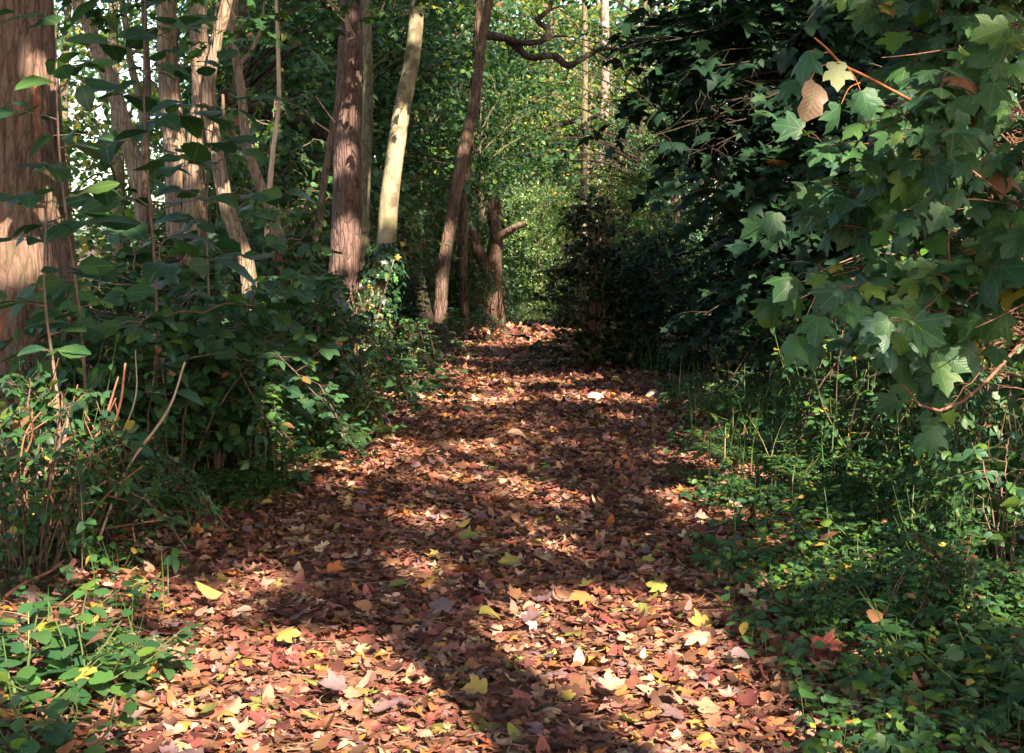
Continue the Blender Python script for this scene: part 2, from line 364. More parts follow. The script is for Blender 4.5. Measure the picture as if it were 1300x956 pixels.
M = {}
M['soil'] = soil_mat('woodland_soil', [(.3, (.05, .032, .02)), (.5, (.10, .06, .04)), (.7, (.15, .09, .06))])
M['path'] = soil_mat('path_earth', [(.3, (.13, .065, .045)), (.5, (.22, .11, .075)), (.7, (.30, .165, .12))], 4.0)
M['big'] = bark_mat('bark_big_tree', (.05, .03, .023), (.165, .102, .078), (.27, .185, .145), 8.5, .19, 1.0, plates=.7, moss=.4, streak=(.33, .115, .06))
M['stem'] = bark_mat('bark_coppice_stems', (.13, .09, .065), (.235, .168, .12), (.35, .265, .20), 10, .13, .8, moss=.2)
M['pine'] = bark_mat('bark_brown_furrowed', (.06, .038, .033), (.125, .078, .066), (.20, .132, .115), 8, .2, .9)
M['beech'] = bark_mat('bark_pale_smooth', (.13, .105, .065), (.27, .23, .15), (.46, .40, .28), 6, .4, .6, moss=.6, patch=.85, plates=False)  # moss and patch contrast raised, painting dapples onto the evenly lit trunk
M['greytrunk'] = bark_mat('bark_grey_green', (.07, .065, .04), (.15, .13, .08), (.22, .19, .13), 8, .25, .6, moss=.6)
M['ruddy'] = bark_mat('bark_ruddy', (.06, .036, .028), (.125, .08, .062), (.20, .135, .108), 8, .2, .8, moss=.3)
M['oak'] = bark_mat('bark_old_oak', (.04, .025, .018), (.085, .052, .038), (.15, .092, .068), 7, .25, 1.0, moss=.3)
M['birch'] = bark_mat('bark_birch', (.10, .07, .06), (.26, .20, .18), (.44, .37, .34), 4, 1.2, .5, plates=False, patch=.8)
M['darkwood'] = bark_mat('bark_dark_bough', (.02, .016, .012), (.045, .035, .026), (.08, .06, .045), 9, .4, .8)
M['log'] = bark_mat('bark_fallen_log', (.012, .010, .008), (.03, .025, .018), (.06, .05, .035), 7, .5, .8, moss=.5)
M['deadwood'] = bark_mat('dead_pale_wood', (.30, .20, .14), (.46, .33, .24), (.62, .48, .38), 10, .2, .4, plates=False)
M['twig'] = bark_mat('twig_bark', (.09, .055, .04), (.17, .11, .08), (.26, .18, .13), 14, .3, .3, plates=False)
M['greenstem'] = bark_mat('green_stem', (.035, .06, .018), (.06, .09, .028), (.10, .12, .045), 14, .3, .2, plates=False)
M['drystem'] = bark_mat('dry_stem', (.13, .05, .03), (.25, .11, .065), (.40, .24, .15), 6, .25, .3, plates=False)
M['redtwig'] = bark_mat('reddish_twig', (.08, .042, .03), (.14, .072, .048), (.21, .125, .08), 14, .3, .2, plates=False)
M['petiole'] = bark_mat('red_petiole', (.22, .06, .035), (.32, .11, .05), (.38, .18, .08), 14, .3, .2, plates=False)
G1, G2, G3, G4 = (.028, .085, .034), (.038, .11, .038), (.052, .135, .035), (.09, .18, .03)
YEL, BRN = (.34, .27, .05), (.22, .11, .05)
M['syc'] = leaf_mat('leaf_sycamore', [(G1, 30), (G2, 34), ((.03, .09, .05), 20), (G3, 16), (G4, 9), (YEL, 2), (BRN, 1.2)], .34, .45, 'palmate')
M['sycshade'] = leaf_mat('leaf_sycamore_shade', [((.007, .024, .014), 40), ((.011, .036, .018), 40), ((.017, .052, .022), 16), (G2, 2), (BRN, .6)], .18, .6, spec=.15)  # near-black copy of the sycamore leaf, thicket shade put into its colour
M['sap'] = leaf_mat('leaf_sapling', [((.034, .108, .054), 35), (G2, 30), ((.028, .09, .046), 22), (G3, 16), (G4, 3)], .34, .40, 'pinnate')
M['bram'] = leaf_mat('leaf_bramble', [((.036, .10, .042), 34), (G2, 32), (G3, 26), ((.026, .08, .038), 18), (G4, 6), (BRN, 2.5), (YEL, 1)], .32, .45)
M['herb'] = leaf_mat('leaf_herb', [(G2, 30), (G3, 28), ((.03, .10, .042), 26), (G4, 10), (YEL, 2), (BRN, 2)], .35, .5)
M['shrub'] = leaf_mat('leaf_shrub', [(G1, 25), (G2, 35), (G3, 25), (G4, 14), (YEL, 2), (BRN, 1)], .36, .45)
M['yew'] = leaf_mat('leaf_dark_evergreen', [((.016, .036, .014), 40), ((.022, .045, .015), 35), ((.05, .065, .018), 20), ((.17, .14, .035), 12), (BRN, 4)], .25, .4)
M['ivy'] = leaf_mat('leaf_ivy', [((.012, .04, .02), 40), ((.02, .06, .025), 40), (G3, 14), (YEL, 3)], .2, .35)
M['far'] = leaf_mat('leaf_far_green', [((.013, .042, .017), 30), (G1, 30), (G2, 22), (G3, 12), (G4, 5), ((.15, .19, .035), 2), (YEL, .7)], .42, .5, mottle=0, objvar=.5)
M['autumn'] = leaf_mat('leaf_far_autumn', [(G1, 14), (G2, 22), (G3, 20), (G4, 16), ((.17, .18, .04), 12), (YEL, 5), ((.22, .12, .06), 7)], .45, .5, mottle=0, objvar=.4)
M['farglow'] = leaf_mat('leaf_far_glow', [((.18, .32, .13), 30), ((.27, .42, .17), 40), ((.38, .50, .24), 30)], .5, .5, mottle=0)  # sunlit glow of the path end put into extra pale leaf colours
M['canopy'] = leaf_mat('leaf_canopy', [(G2, 40), (G3, 40), (G4, 20)], .30, .5, mottle=0)
M['cover'] = leaf_mat('leaf_ground_cover', [((.034, .10, .042), 28), (G2, 32), (G3, 28), (G4, 18), (YEL, 1), (BRN, 2)], .32, .45)
M['grass'] = leaf_mat('grass_blade', [(G2, 30), (G3, 30), (G4, 20), ((.30, .24, .11), 14), ((.4, .33, .18), 8)], .3, .5)
LIT = [((.085, .036, .024), 18), ((.165, .062, .042), 24), ((.24, .095, .062), 22), ((.31, .15, .105), 16), ((.40, .24, .17), 11), ((.40, .165, .05), 7), ((.17, .105, .11), 6), ((.27, .22, .06), 2), ((.16, .165, .045), 2.5), ((.48, .34, .22), 4)]
M['litter'] = leaf_mat('fallen_leaf_litter', LIT, .12, .6, spec=.25, mottle=.5, tcol=(1.2, 1.0, .7))
def solo(name, c, veins='palmate'): 
    M[name] = leaf_mat('leaf_' + name, [(c, 1), (tuple(x * .85 for x in c), 1)], .2, .55, veins, mottle=.4, tcol=(1.1, 1.0, .6)); return M[name]
solo('fallen_yellowgreen', (.25, .24, .055)); solo('fallen_yellow', (.38, .29, .075)); solo('fallen_green', (.15, .19, .045)); solo('fallen_orange', (.48, .19, .05))
solo('fallen_tan', (.46, .31, .20)); solo('fallen_mauve', (.19, .125, .135)); solo('fallen_red', (.36, .10, .06)); solo('fallen_cream', (.45, .35, .26)); solo('withered', (.19, .135, .085), 'pinnate'); solo('paleunder', (.22, .26, .13))

# ------------------------------------------------------------------ ground
PY = np.array([0, 3, 4.1, 4.77, 6.75, 8.5, 10.4, 13.5, 16.9, 19.3, 23.5, 27, 31, 36])
PC = np.array([-.1, -.1, -.12, -.13, -.22, -.1, .02, .22, .17, .10, .28, .42, 1.0, 2.6])
PH = np.array([1.1, 1.1, 1.1, 1.13, 1.25, 1.25, 1.2, 1.25, .95, .75, .55, .5, .5, .6])
def pc(Y): return np.interp(Y, PY, PC)
def ph(Y): return np.interp(Y, PY, PH)
def fbm(x, y):
    return (np.sin(1.3 * x + 2.1 * y + 1) + np.sin(2.7 * x - 1.9 * y + 4) * .6 + np.sin(5.1 * x + 4.3 * y) * .3 + np.sin(.6 * x - .5 * y + 2)) / 3
def gz(x, y):
    x = np.asarray(x, float); y = np.asarray(y, float)
    d = np.abs(x - pc(y)) - ph(y)
    b = np.clip(d / 2.2, 0, 1); b = b * b * (3 - 2 * b)
    fade = np.exp(-np.maximum(0, np.abs(y - 15) - 25) / 12) * np.exp(-np.maximum(0, np.abs(x) - 8) / 8)
    return (b * .14 + fbm(x, y) * (.012 + .05 * b)) * fade - .065 * np.clip(y - 23, 0, 24)     # the path dips out of sight
def axis(lo, hi, step, far):
    a = np.arange(lo, hi + 1e-6, step); o = np.geomspace(step, far, 26)
    return np.concatenate([lo - o[::-1], a, hi + o])
xs = axis(-9, 9, .15, 400); ys = axis(-3, 42, .15, 500)
XX, YY = np.meshgrid(xs, ys); mb = MB()
V = np.stack([XX, YY, gz(XX, YY)], -1).reshape(-1, 3); nx = len(xs)
i = (np.arange(len(ys) - 1)[:, None] * nx + np.arange(nx - 1)[None]).reshape(-1)
mb.add(V, [np.stack([i, i + 1, i + 1 + nx, i + nx], 1)])
tag(link('ground', mb.mesh('ground', M['soil'])), None, None, kind='structure')
mb = MB(); yy = np.arange(-2, 35.5, .12); cc = np.linspace(-1, 1, 22)
edge = 1 + .10 * np.sin(yy * 2.3) + .07 * np.sin(yy * 5.1 + 1)
PX = pc(yy)[:, None] + cc[None] * (ph(yy) * edge)[:, None]; PYY = np.repeat(yy[:, None], 22, 1)
V = np.stack([PX, PYY, gz(PX, PYY) + .006], -1).reshape(-1, 3)
i = (np.arange(len(yy) - 1)[:, None] * 22 + np.arange(21)[None]).reshape(-1)
mb.add(V, [np.stack([i, i + 1, i + 23, i + 22], 1)])
tag(link('path', mb.mesh('path', M['path'])), None, None, kind='structure')

def onland(p): return np.array([p[0], p[1], float(gz(p[0], p[1]))])

# ------------------------------------------------------------------ trees given by pixels
def trunk_line(px, Y, base_v=None, top=9.0, dY=0.0, lean=None):
    """pixel points from top to bottom -> world line from the ground up; carries on above the picture to height top"""
    pts = [W(u, v, Y + dY * k / max(1, len(px) - 1)) for k, (u, v) in enumerate(px[::-1])]
    g = pts[0].copy(); g[2] = float(gz(g[0], g[1])) - .06
    if pts[0][2] > g[2] + .1: pts = [g] + pts
    else: pts[0] = g
    d = pts[-1] - pts[-2]; d = d / np.linalg.norm(d); d = nrm(d * .5 + np.array([0, 0, .5])) if lean is None else nrm(np.array(lean, float))
    if top and pts[-1][2] < top:
        k = (top - pts[-1][2]) / d[2]; pts.append(pts[-1] + d * k * .5 + (.08, .03, 0)); pts.append(pts[-2] + d * k)
    return np.array(pts)

def crown_points(rng, c, rad, ncl, per, cr, flat=.45):
    c = np.asarray(c, float); rad = np.asarray(rad, float)
    a = nrm(rng.normal(size=(ncl, 3))) * (rng.random((ncl, 1)) ** .4)
    cc = c + a * rad
    P = np.repeat(cc, per, 0) + rng.normal(size=(ncl * per, 3)) * cr * np.array([1, 1, flat])
    D = nrm((P - c) * .25 / rad.max() + rng.normal(size=P.shape) * np.array([1, 1, .5]) + [0, 0, -.35])
    N = nrm(rng.normal(size=P.shape) * .55 + [0, 0, 1.0])
    return P, D, N, cc

def make_crown(rng, line, cz, rad, ncl, per, size, cr, mat, base, bmat, tpl=DIA, name='crown', carved=True):
    """leafy crown with limbs at the head of the trunk"""
    top = line[-1]; c = np.array([top[0], top[1], cz])
    P, D, N, cc = crown_points(rng, c, rad, ncl, per, cr)
    if carved: k = carve(P + D * size * .5, .02 + size * .42); P, D, N = P[k], D[k], N[k]  # drops leaves along the sun shafts to shape the light below
    mb = MB(); leaves(mb, tpl, P - base, D, N, size * rng.uniform(.7, 1.25, len(P)), rng)
    me = mb.mesh(name, mat)
    lb = MB()
    cand = []
    for q in cc[::max(1, len(cc) // 22)]:
        s = line[-1 - (rng.integers(0, 2))] * .6 + line[-2] * .4
        mid = (s + q) / 2 + rng.normal(0, .15, 3) + [0, 0, .2]
        cand.append(((~carve(smooth_line([s, mid, q], 10), 0)).sum() if carved else 0, len(cand), (s, mid, q)))
    cand.sort()
    for bad, i_, pts in cand[:14]:
        if bad <= 1 or lb.n == 0: tube(lb, np.array(pts) - base, [.05, .03, .012], 5, 7)
    return me, lb.mesh('limbs', bmat)

def tree(name, px, Y, wpx, mat, label, cat='tree', group=None, top=9.0, ns=20, bark=.10, cells=12, flare=1.35, crown=None, seed=0, step=.05, lean=None, topr=.55, dY=0.0):
    rng = np.random.default_rng(seed + 100)
    line = trunk_line(px, Y, top=top, lean=lean, dY=dY); base = line[0].copy(); base[2] += .06
    root = thing(name, base, label, cat, group)
    Ln = np.sum(np.linalg.norm(np.diff(line, axis=0), axis=1)); r = wpx / 2 / F * Y
    n = int(np.clip(Ln / step, 8, 400)); k = len(line)
    rad = np.linspace(r * 1.12, r * topr, k)
    def fl(th, L): return 1 + (flare - 1) * np.exp(-L / (r * 2.2)) * (1 + .35 * np.sin(3 * th + seed) + .25 * np.sin(5 * th + 2 * seed))
    mb = MB(); tube(mb, line - base, rad, ns, n, bark, seed, cells, fl)
    link('trunk', mb.mesh('trunk', mat), root)
    if crown:
        cz, rd, ncl, per, size, lm = crown
        me, lb = make_crown(rng, line, cz, rd, ncl, per, size, .45, M[lm], base, mat)
        link('crown', me, root); link('limbs', lb, root)
    return root, line, base

def limb(root, base, pts, rad, mat, name='branch', ns=7, n=16, label=None, bark=.1, seed=0):
    mb = MB(); tube(mb, np.array(pts) - base, rad, ns, n, bark, seed, 6)
    return link(name, mb.mesh(name, mat), root, label=label)

CR = lambda cz, r, ncl, lm, size=.13: (cz, (r, r, r * .7), ncl, 34, size, lm)
# big tree at the left edge
big, bl, bb = tree('tree', [(-6,-60),(-4,150),(0,330),(4,590)], 8.5, 158, M['big'], 'massive tree trunk with ridged red-brown bark cut off by the left picture edge',
                   top=9.5, ns=220, bark=.055, cells=52, flare=1.55, crown=CR(9.5, 2.6, 70, 'canopy', .16), seed=3, step=.022, topr=.7)
# coppiced tree with three pale stems behind the sapling
cop, cl, cb = tree('coppiced_tree', [(252,-20),(253,60),(256,120),(249,200),(246,300),(250,420),(262,520)], 11.9, 29, M['stem'], 'tree with three pale pinkish-brown stems rising together behind the big-leaved sapling',
                   top=8, ns=56, bark=.09, cells=18, crown=CR(8.2, 1.6, 50, 'canopy'), seed=11, step=.035)
for k, (px, wd) in enumerate([([(212,-30),(212,60),(217,130),(224,210),(228,300),(240,420),(255,510)], 31), ([(290,-10),(274,55),(265,115),(268,155),(276,200),(290,270),(312,330),(318,400),(322,500)], 20)]):
    ln = trunk_line(px, 12.0 - .25 * k, top=7); mb = MB(); r = wd / 2 / F * 12
    tube(mb, ln - cb, np.linspace(r * 1.1, r * .6, len(ln)), 48, 180, .09, 20 + k, 16); link('trunk', mb.mesh('trunk', M['stem']), cop)
tree('tree', [(95,-20),(112,30),(126,70),(146,120),(163,180),(176,230),(188,300),(205,480)], 14, 22, M['stem'], 'slender leaning trunk with mottled bark just right of the massive left trunk', top=8, ns=28, bark=.12, seed=12, crown=CR(8, 1.6, 36, 'canopy'))
tree('sapling_tree', [(154,-20),(161,40),(166,80),(179,135),(185,200),(186,300),(200,500)], 13, 11, M['greytrunk'], 'thin grey-barked young tree between the slender leaning trunk and the pale stems', top=6, ns=16, bark=.08, seed=13)
tree('sapling_tree', [(182,-20),(186,60),(188,110),(185,190),(183,300),(190,520)], 12.4, 9, M['ruddy'], 'thin straight dark brown young tree left of the three pale stems', top=6, ns=14, bark=.08, seed=14)
cr_, crl, crb = tree('crooked_tree', [(294,20),(299,70),(307,120),(312,180),(320,208),(336,250),(349,285),(352,340),(350,490)], 12.8, 15, M['stem'], 'crooked narrow tree kinked at mid height standing right of the pale stems', top=5.5, ns=32, bark=.10, seed=15)
limb(cr_, crb, [W(316,195,12.8), W(300,175,12.7), W(285,150,12.6), W(283,120,12.6)], [.03,.025,.02,.012], M['stem'])
limb(cr_, crb, [W(300,85,12.8), W(315,70,12.8), W(330,40,12.8), W(336,0,12.8)], [.025,.02,.016,.01], M['stem'])
tree('sapling_tree', [(352,-10),(353,60),(354,130),(347,190),(342,245),(338,330),(335,480)], 13.6, 7, M['deadwood'], 'very thin pale sapling stem with twigs between the crooked tree and the furrowed trunk', top=4.6, ns=10, bark=.05, seed=16)
# middle trees
t2, t2l, t2b = tree('tree', [(447,-20),(444,80),(441,180),(440,280),(434,400),(432,480)], 15, 39, M['pine'], 'straight brown furrowed trunk dappled with sun behind the leaning dead stem', top=10, ns=110, bark=.06, cells=32, seed=21, step=.03, crown=CR(10, 3.2, 120, 'canopy', .18))
tree('tree', [(466,-20),(467,100),(465,200),(462,260),(460,460)], 17, 15, M['greytrunk'], 'slim straight grey-green trunk half hidden behind the furrowed brown trunk', top=9, ns=20, seed=22, crown=CR(9.5, 2.6, 90, 'canopy', .17))
ds = thing('dead_tree', onland(W(395, 480, 13.8)), 'thin knobbly dead stem leaning against the furrowed brown trunk', 'dead tree')
dsb = np.array(ds.location)
limb(ds, dsb, [np.append(dsb[:2] , -.03), W(388,400,13.8), W(388,335,13.8), W(404,288,13.9), W(412,227,14.0), W(421,170,14.1), W(431,121,14.2), W(440,76,14.3), W(443,40,14.4)], [.04,.04,.038,.036,.034,.03,.03,.026,.02], M['ruddy'], 'trunk', 12, 60, bark=.35, seed=4)
limb(ds, dsb, [W(443,40,14.4), W(438,22,14.3), W(424,8,14.2), W(405,-8,14.1)], [.022,.02,.016,.01], M['deadwood'], seed=5)
limb(ds, dsb, [W(442,50,14.4), W(450,46,14.2), W(440,30,14.0), W(428,18,13.9)], [.014,.012,.01,.006], M['deadwood'], seed=6)
limb(ds, dsb, [W(425,155,14.1), W(412,138,14.0), W(401,122,13.9)], [.008,.006,.004], M['deadwood'], 'twig', 5, 6)
limb(ds, dsb, [W(420,168,14.1), W(408,160,14.0), W(397,152,13.9)], [.008,.006,.004], M['deadwood'], 'twig', 5, 6)
t4, t4l, t4b = tree('tree', [(533,-20),(529,20),(523,76),(511,136),(502,194),(494,256),(489,320),(474,380),(467,430),(464,480)], 15, 26, M['beech'], 'pale leaning smooth-barked trunk with a bright sunlit stretch at mid height', top=9, ns=48, bark=.035, cells=8, seed=23, step=.04, crown=CR(10.5, 2.8, 100, 'canopy', .18), flare=1.2)
t5, t5l, t5b = tree('tree', [(625,-20),(621,0),(611,60),(603,130),(594,170),(583,218),(573,280),(562,350),(557,429)], 20.5, 15.5, M['ruddy'], 'leaning reddish trunk left of the path with a crooked dark bough reaching over it', top=9, ns=32, bark=.14, seed=24, crown=CR(11, 3.5, 150, 'far', .18))
limb(t5, t5b, [W(613,45,20.5), W(640,48,20.8), W(658,62,21), W(673,73,21), W(703,71,21), W(721,83,21), W(742,73,21), W(764,62,21), W(785,64,21)], [.07,.06,.055,.05,.05,.05,.045,.035,.02], M['darkwood'], 'bough', 8, 60, 'crooked dark bough snaking to the right above the path', .25, 7)
limb(t5, t5b, [W(640,48,20.8), W(662,54,20.9), W(688,52,21), W(696,38,21), W(683,26,21), W(697,12,21), W(702,-5,21)], [.05,.045,.045,.045,.04,.035,.03], M['darkwood'], 'bough', 8, 50, 'dark bough curling up in a hook', .25, 8)
limb(t5, t5b, [W(690,52,21), W(705,46,21), W(720,46,21)], [.03,.025,.015], M['darkwood'], 'bough', 6, 12, None, .2, 9)
for k, (u, v, du, dv) in enumerate([(660,64,8,-22),(703,71,10,16),(721,83,-4,18),(742,73,14,-16),(764,62,10,12),(690,52,-12,-14),(683,26,-16,-6),(697,12,14,-4),(640,50,6,20),(752,68,8,14)]):
    limb(t5, t5b, [W(u, v, 21), W(u + du * .5 + 2, v + dv * .5, 21), W(u + du, v + dv, 20.9), W(u + du * 1.5 - 3, v + dv * 1.25, 20.8)], [.018, .013, .009, .004], M['darkwood'], 'twig', 5, 10, None, .1, k)
# old oak stub
t6, t6l, t6b = tree('oak_tree', [(626,268),(628,285),(630,300),(627,326),(625,360),(623,410)], 24, 21, M['oak'], 'old broken oak beside the far path with a pale snapped branch stub', top=None, ns=40, bark=.2, flare=1.9, seed=25, topr=.62)
limb(t6, t6b, [W(631,303,23.9), W(643,295,23.7), W(655,288,23.5), W(662,285,23.4), W(668,281,23.3)], [.075,.06,.055,.045,.008], M['stem'], 'branch_stub', 12, 30, 'pale snapped branch stub', .4, 3)
limb(t6, t6b, [W(622,345,24), W(612,330,24), W(604,312,24), W(600,290,24)], [.13,.11,.09,.06], M['oak'], seed=4)
tree('tree', [(596,180),(590,260),(587,340),(588,420)], 23, 13, M['oak'], 'dim thin trunk between the leaning reddish trunk and the old oak', top=9, seed=26, crown=CR(11, 3.2, 130, 'far', .18))
for k, (du, h_) in enumerate([(-4, 12), (0, 22), (4, 9), (7, 16)]):
    limb(t6, t6b, [W(626 + du, 272, 24), W(626 + du + k - 2, 263 - h_, 24)], [.05, .008], M['oak'], 'splinter', 6, 8, None, .2, k)
# far trunks
t8, t8l, t8b = tree('tree', [(742,-30),(743,60),(742,173),(741,300),(742,385)], 30, 9, M['greytrunk'], 'slim brown far trunk with a level dark branch left of the mottled pale trunk', top=9, seed=27, crown=CR(11.5, 3.6, 150, 'autumn', .18))
limb(t8, t8b, [W(742,150,30), W(720,156,30), W(706,159,30), W(690,166,30)], [.06,.05,.04,.02], M['darkwood'], seed=2)
limb(t8, t8b, [W(742,152,30), W(755,149,30), W(768,144,30)], [.05,.04,.02], M['darkwood'], seed=3)
limb(t8, t8b, [W(690,160,29.5), W(705,178,29.5), W(721,195,29.5)], [.022,.02,.012], M['stem'], 'branch', seed=3, label='pale broken branch')
tree('birch_tree', [(768,-30),(768,30),(768,130),(762,190),(757,235),(757,300),(756,380)], 34, 14, M['birch'], 'mottled pale pinkish trunk of the far tree above the dark rounded bush', top=10, seed=28, bark=.05, crown=CR(12, 3.6, 150, 'autumn', .18), flare=1.1)
tree('tree', [(820,-30),(815,150),(812,240),(810,370)], 31, 8, M['ruddy'], 'slim ruddy far trunk right of the mottled pale trunk', top=10, seed=29, crown=CR(11, 3.4, 130, 'far', .18))
# dark leaning log behind the left trunks
o = MB(); p0 = W(300,128,19); P = [W(290,122,19), W(330,138,19.2), W(375,152,19.5), W(425,170,19.8), W(480,215,20), W(560,300,20.2), W(640,415,20.4)]
lg = thing('mossy_log', onland(P[-1] * [1, 1, 0]), 'dark mossy fallen trunk hung up at a slant behind the left trunks', 'fallen tree')
lgb = np.array(lg.location)
limb(lg, lgb, [W(280,118,19), W(330,138,19.2), W(375,154,19.5), W(425,176,19.8), W(470,228,20), W(520,330,20.2), W(545,432,20.4)], [.09,.11,.12,.12,.11,.12,.13], M['log'], 'trunk', 12, 60, bark=.25, seed=9)

# ------------------------------------------------------------------ plants
class Sk:
    def __init__(s): s.w = MB(); s.P = []; s.D = []; s.N = []; s.S = []; s.T = 0
    def leaf(s, p, d, n, z): s.P.append(p); s.D.append(d); s.N.append(n); s.S.append(z)
def spray(sk, rng, p0, dv, L, nl, ls, droop=.3, r=.004, leafdroop=.35, petiole=.0, facing=(0, 0, 1), tilt=.45, opp=False, pw=None, pdroop=.35):
    dv = nrm(np.asarray(dv, float)); t = np.linspace(0, 1, 6)[:, None]
    P = p0 + dv * L * t - np.array([0, 0, 1]) * droop * L * t ** 2 + np.vstack([np.zeros((1, 3)), rng.normal(0, .02 * L, (5, 3))])
    tube(sk.w, P, np.linspace(r, r * .35, 6), 5)
    Z = np.asarray(facing, float)
    for i in range(nl):
        f = .22 + .78 * (i + rng.uniform(-.2, .2)) / max(1, nl - 1); f = float(np.clip(f, .1, 1))
        p = np.array([np.interp(f, t[:, 0], P[:, k]) for k in range(3)])
        sd = nrm(np.cross(dv, [0, 0, 1.0]) + 1e-6)
        for sgn in ((-1, 1) if opp else ((-1 if i % 2 else 1),)):
            if i == nl - 1 and not opp: sgn = rng.uniform(-.3, .3)
            d = nrm(dv * rng.uniform(.3, .9) + sd * sgn * rng.uniform(.7, 1.1) + rng.normal(0, .2, 3) - np.array([0, 0, leafdroop * rng.uniform(.5, 1.5)]))
            n = nrm(Z + rng.normal(0, tilt, 3)); z = ls * rng.uniform(.5, 1.3)
            if petiole:
                q = p + d * petiole * rng.uniform(.6, 1.3) + np.array([0, 0, petiole * .25])
                tube(pw or sk.w, np.array([p, (p + q) / 2 + [0, 0, petiole * .12], q]), [.0016, .0013, .0012], 4); p = q; d = nrm(d - [0, 0, pdroop])
            sk.leaf(p, d, n, z)
def finish(root, sk, rng, lmat, wmat, tpl, lname='foliage', wname='stems', carved=False, near=.6):
    P = np.array(sk.P); D = np.array(sk.D); N = np.array(sk.N); S = np.array(sk.S)
    if carved:
        k = carve(P + np.array(root.location), carved, near); P, D, N, S = P[k], D[k], N[k], S[k]
    mb = MB(); leaves(mb, tpl, P, D, N, S, rng)
    if sk.w.n: link(wname, sk.w.mesh(wname, wmat), root)
    link(lname, mb.mesh(lname, lmat), root)

def shrub_proto(name, seed, H, Wd, nst, nsp, ls, nl, lmat, wmat, tpl, low=.12, droop=.3, r=.008, opp=False, tilt=.45, L=.35):
    rng = np.random.default_rng(seed); sk = Sk()
    for k in range(nst):
        a = rng.uniform(0, 2 * np.pi); out = rng.uniform(.15, 1) * Wd
        h = H * rng.uniform(.65, 1.0) * (1 - .25 * (out / Wd) ** 2)
        b = np.array([np.cos(a), np.sin(a), 0]) * rng.uniform(0, .12) * Wd
        top = np.array([np.cos(a) * out, np.sin(a) * out, h])
        mid = (b + top) * .5 + np.array([0, 0, .18 * h]) - np.array([np.cos(a), np.sin(a), 0]) * out * .15
        ln = smooth_line([b - [0, 0, .05], mid, top], 12); ln[1:-1] += rng.normal(0, .02 * H, (10, 3)) * .5
        tube(sk.w, ln, np.linspace(r, r * .35, 12), 6)
        for s in range(nsp):
            f = max(.03, rng.uniform(low, 1)) ** (.8 if low else 1.3); p = np.array([np.interp(f, np.linspace(0, 1, 12), ln[:, c]) for c in range(3)])
            aa = a + rng.normal(0, 1.3); dv = np.array([np.cos(aa), np.sin(aa), rng.uniform(-.1, .5)])
            spray(sk, rng, p, dv, L * rng.uniform(.6, 1.3), nl, ls, droop, r * .4, tilt=tilt, opp=opp)
    root = thing(name, (0, 0, 0), '', ''); finish(root, sk, rng, lmat, wmat, tpl); return root
def bramble_proto(seed, H, Wd, nc, ls, lmat=None):
    rng = np.random.default_rng(seed); sk = Sk()
    for k in range(nc):
        a = rng.uniform(0, 2 * np.pi); h = H * rng.uniform(.5, 1.05); out = Wd * rng.uniform(.5, 1.2); u_ = np.array([np.cos(a), np.sin(a), 0])
        b = u_ * rng.uniform(0, .25) * Wd
        ln = smooth_line([b - [0, 0, .04], b + u_ * out * .15 + [0, 0, h * .6], b + u_ * out * .45 + [0, 0, h], b + u_ * out * .8 + [0, 0, h * .75], b + u_ * out * 1.1 + [0, 0, h * .3]], 22)
        ln += np.cumsum(rng.normal(0, .008, ln.shape), 0)
        tube(sk.w, ln, np.linspace(.006, .0025, 22), 5)
        for j in np.arange(3, 22, 1):
            for rep in range(2):
                p = ln[j] + rng.normal(0, .012, 3); aa = rng.uniform(0, 2 * np.pi)
                d = nrm(np.array([np.cos(aa), np.sin(aa), rng.uniform(-.1, .6)])); q = p + d * ls * rng.uniform(.5, 1.3)
                tube(sk.w, np.array([p, q]), [.0018, .0014], 4)
                n = nrm(np.array([0, -.15, 1.0]) + rng.normal(0, .4, 3)); s = ls * rng.uniform(.6, 1.2); sd = np.cross(d, n)
                for w_, dd in ((1.0, d), (.85, nrm(d * .2 + sd)), (.85, nrm(d * .2 - sd))): sk.leaf(q, nrm(dd - [0, 0, .25]), n, s * w_)
    root = thing('bramble', (0, 0, 0), '', ''); finish(root, sk, rng, lmat or M['bram'], M['ruddy'], OVATE_LOW, wname='canes'); return root
def herb_proto(seed, H, Wd, ns_, ls, tpl=None, lmat=None):
    rng = np.random.default_rng(seed); sk = Sk()
    for k in range(ns_):
        a = rng.uniform(0, 2 * np.pi); b = np.array([np.cos(a), np.sin(a), 0]) * Wd * np.sqrt(rng.random()); h = H * rng.uniform(.55, 1.05); b0 = b * .15
        tp = b * 1.35 + np.array([rng.normal(0, .06), rng.normal(0, .06), h])
        ln = smooth_line([b0 - [0, 0, .03], b * .8 + (tp - b) * .45 + rng.normal(0, .015, 3), tp], 10); tube(sk.w, ln, np.linspace(.0035, .0015, 10), 5)
        m = max(4, int(h / .055)); a0 = rng.uniform(0, 3)
        for j in range(m):
            f = .18 + .82 * j / (m - 1); p = np.array([np.interp(f, np.linspace(0, 1, 10), ln[:, c]) for c in range(3)]); a0 += np.pi / 2 + rng.normal(0, .2)
            s = ls * (1.1 - .6 * f) * rng.uniform(.75, 1.2)
            for sg in (0, np.pi):
                d = np.array([np.cos(a0 + sg), np.sin(a0 + sg), rng.uniform(-.45, .25)]); sk.leaf(p + nrm(d) * .012, d, nrm(np.array([0, 0, 1.]) + rng.normal(0, .3, 3) + d * .3), s)
    root = thing('herb', (0, 0, 0), '', ''); finish(root, sk, rng, lmat or M['herb'], M['greenstem'], tpl or NARROW); return root
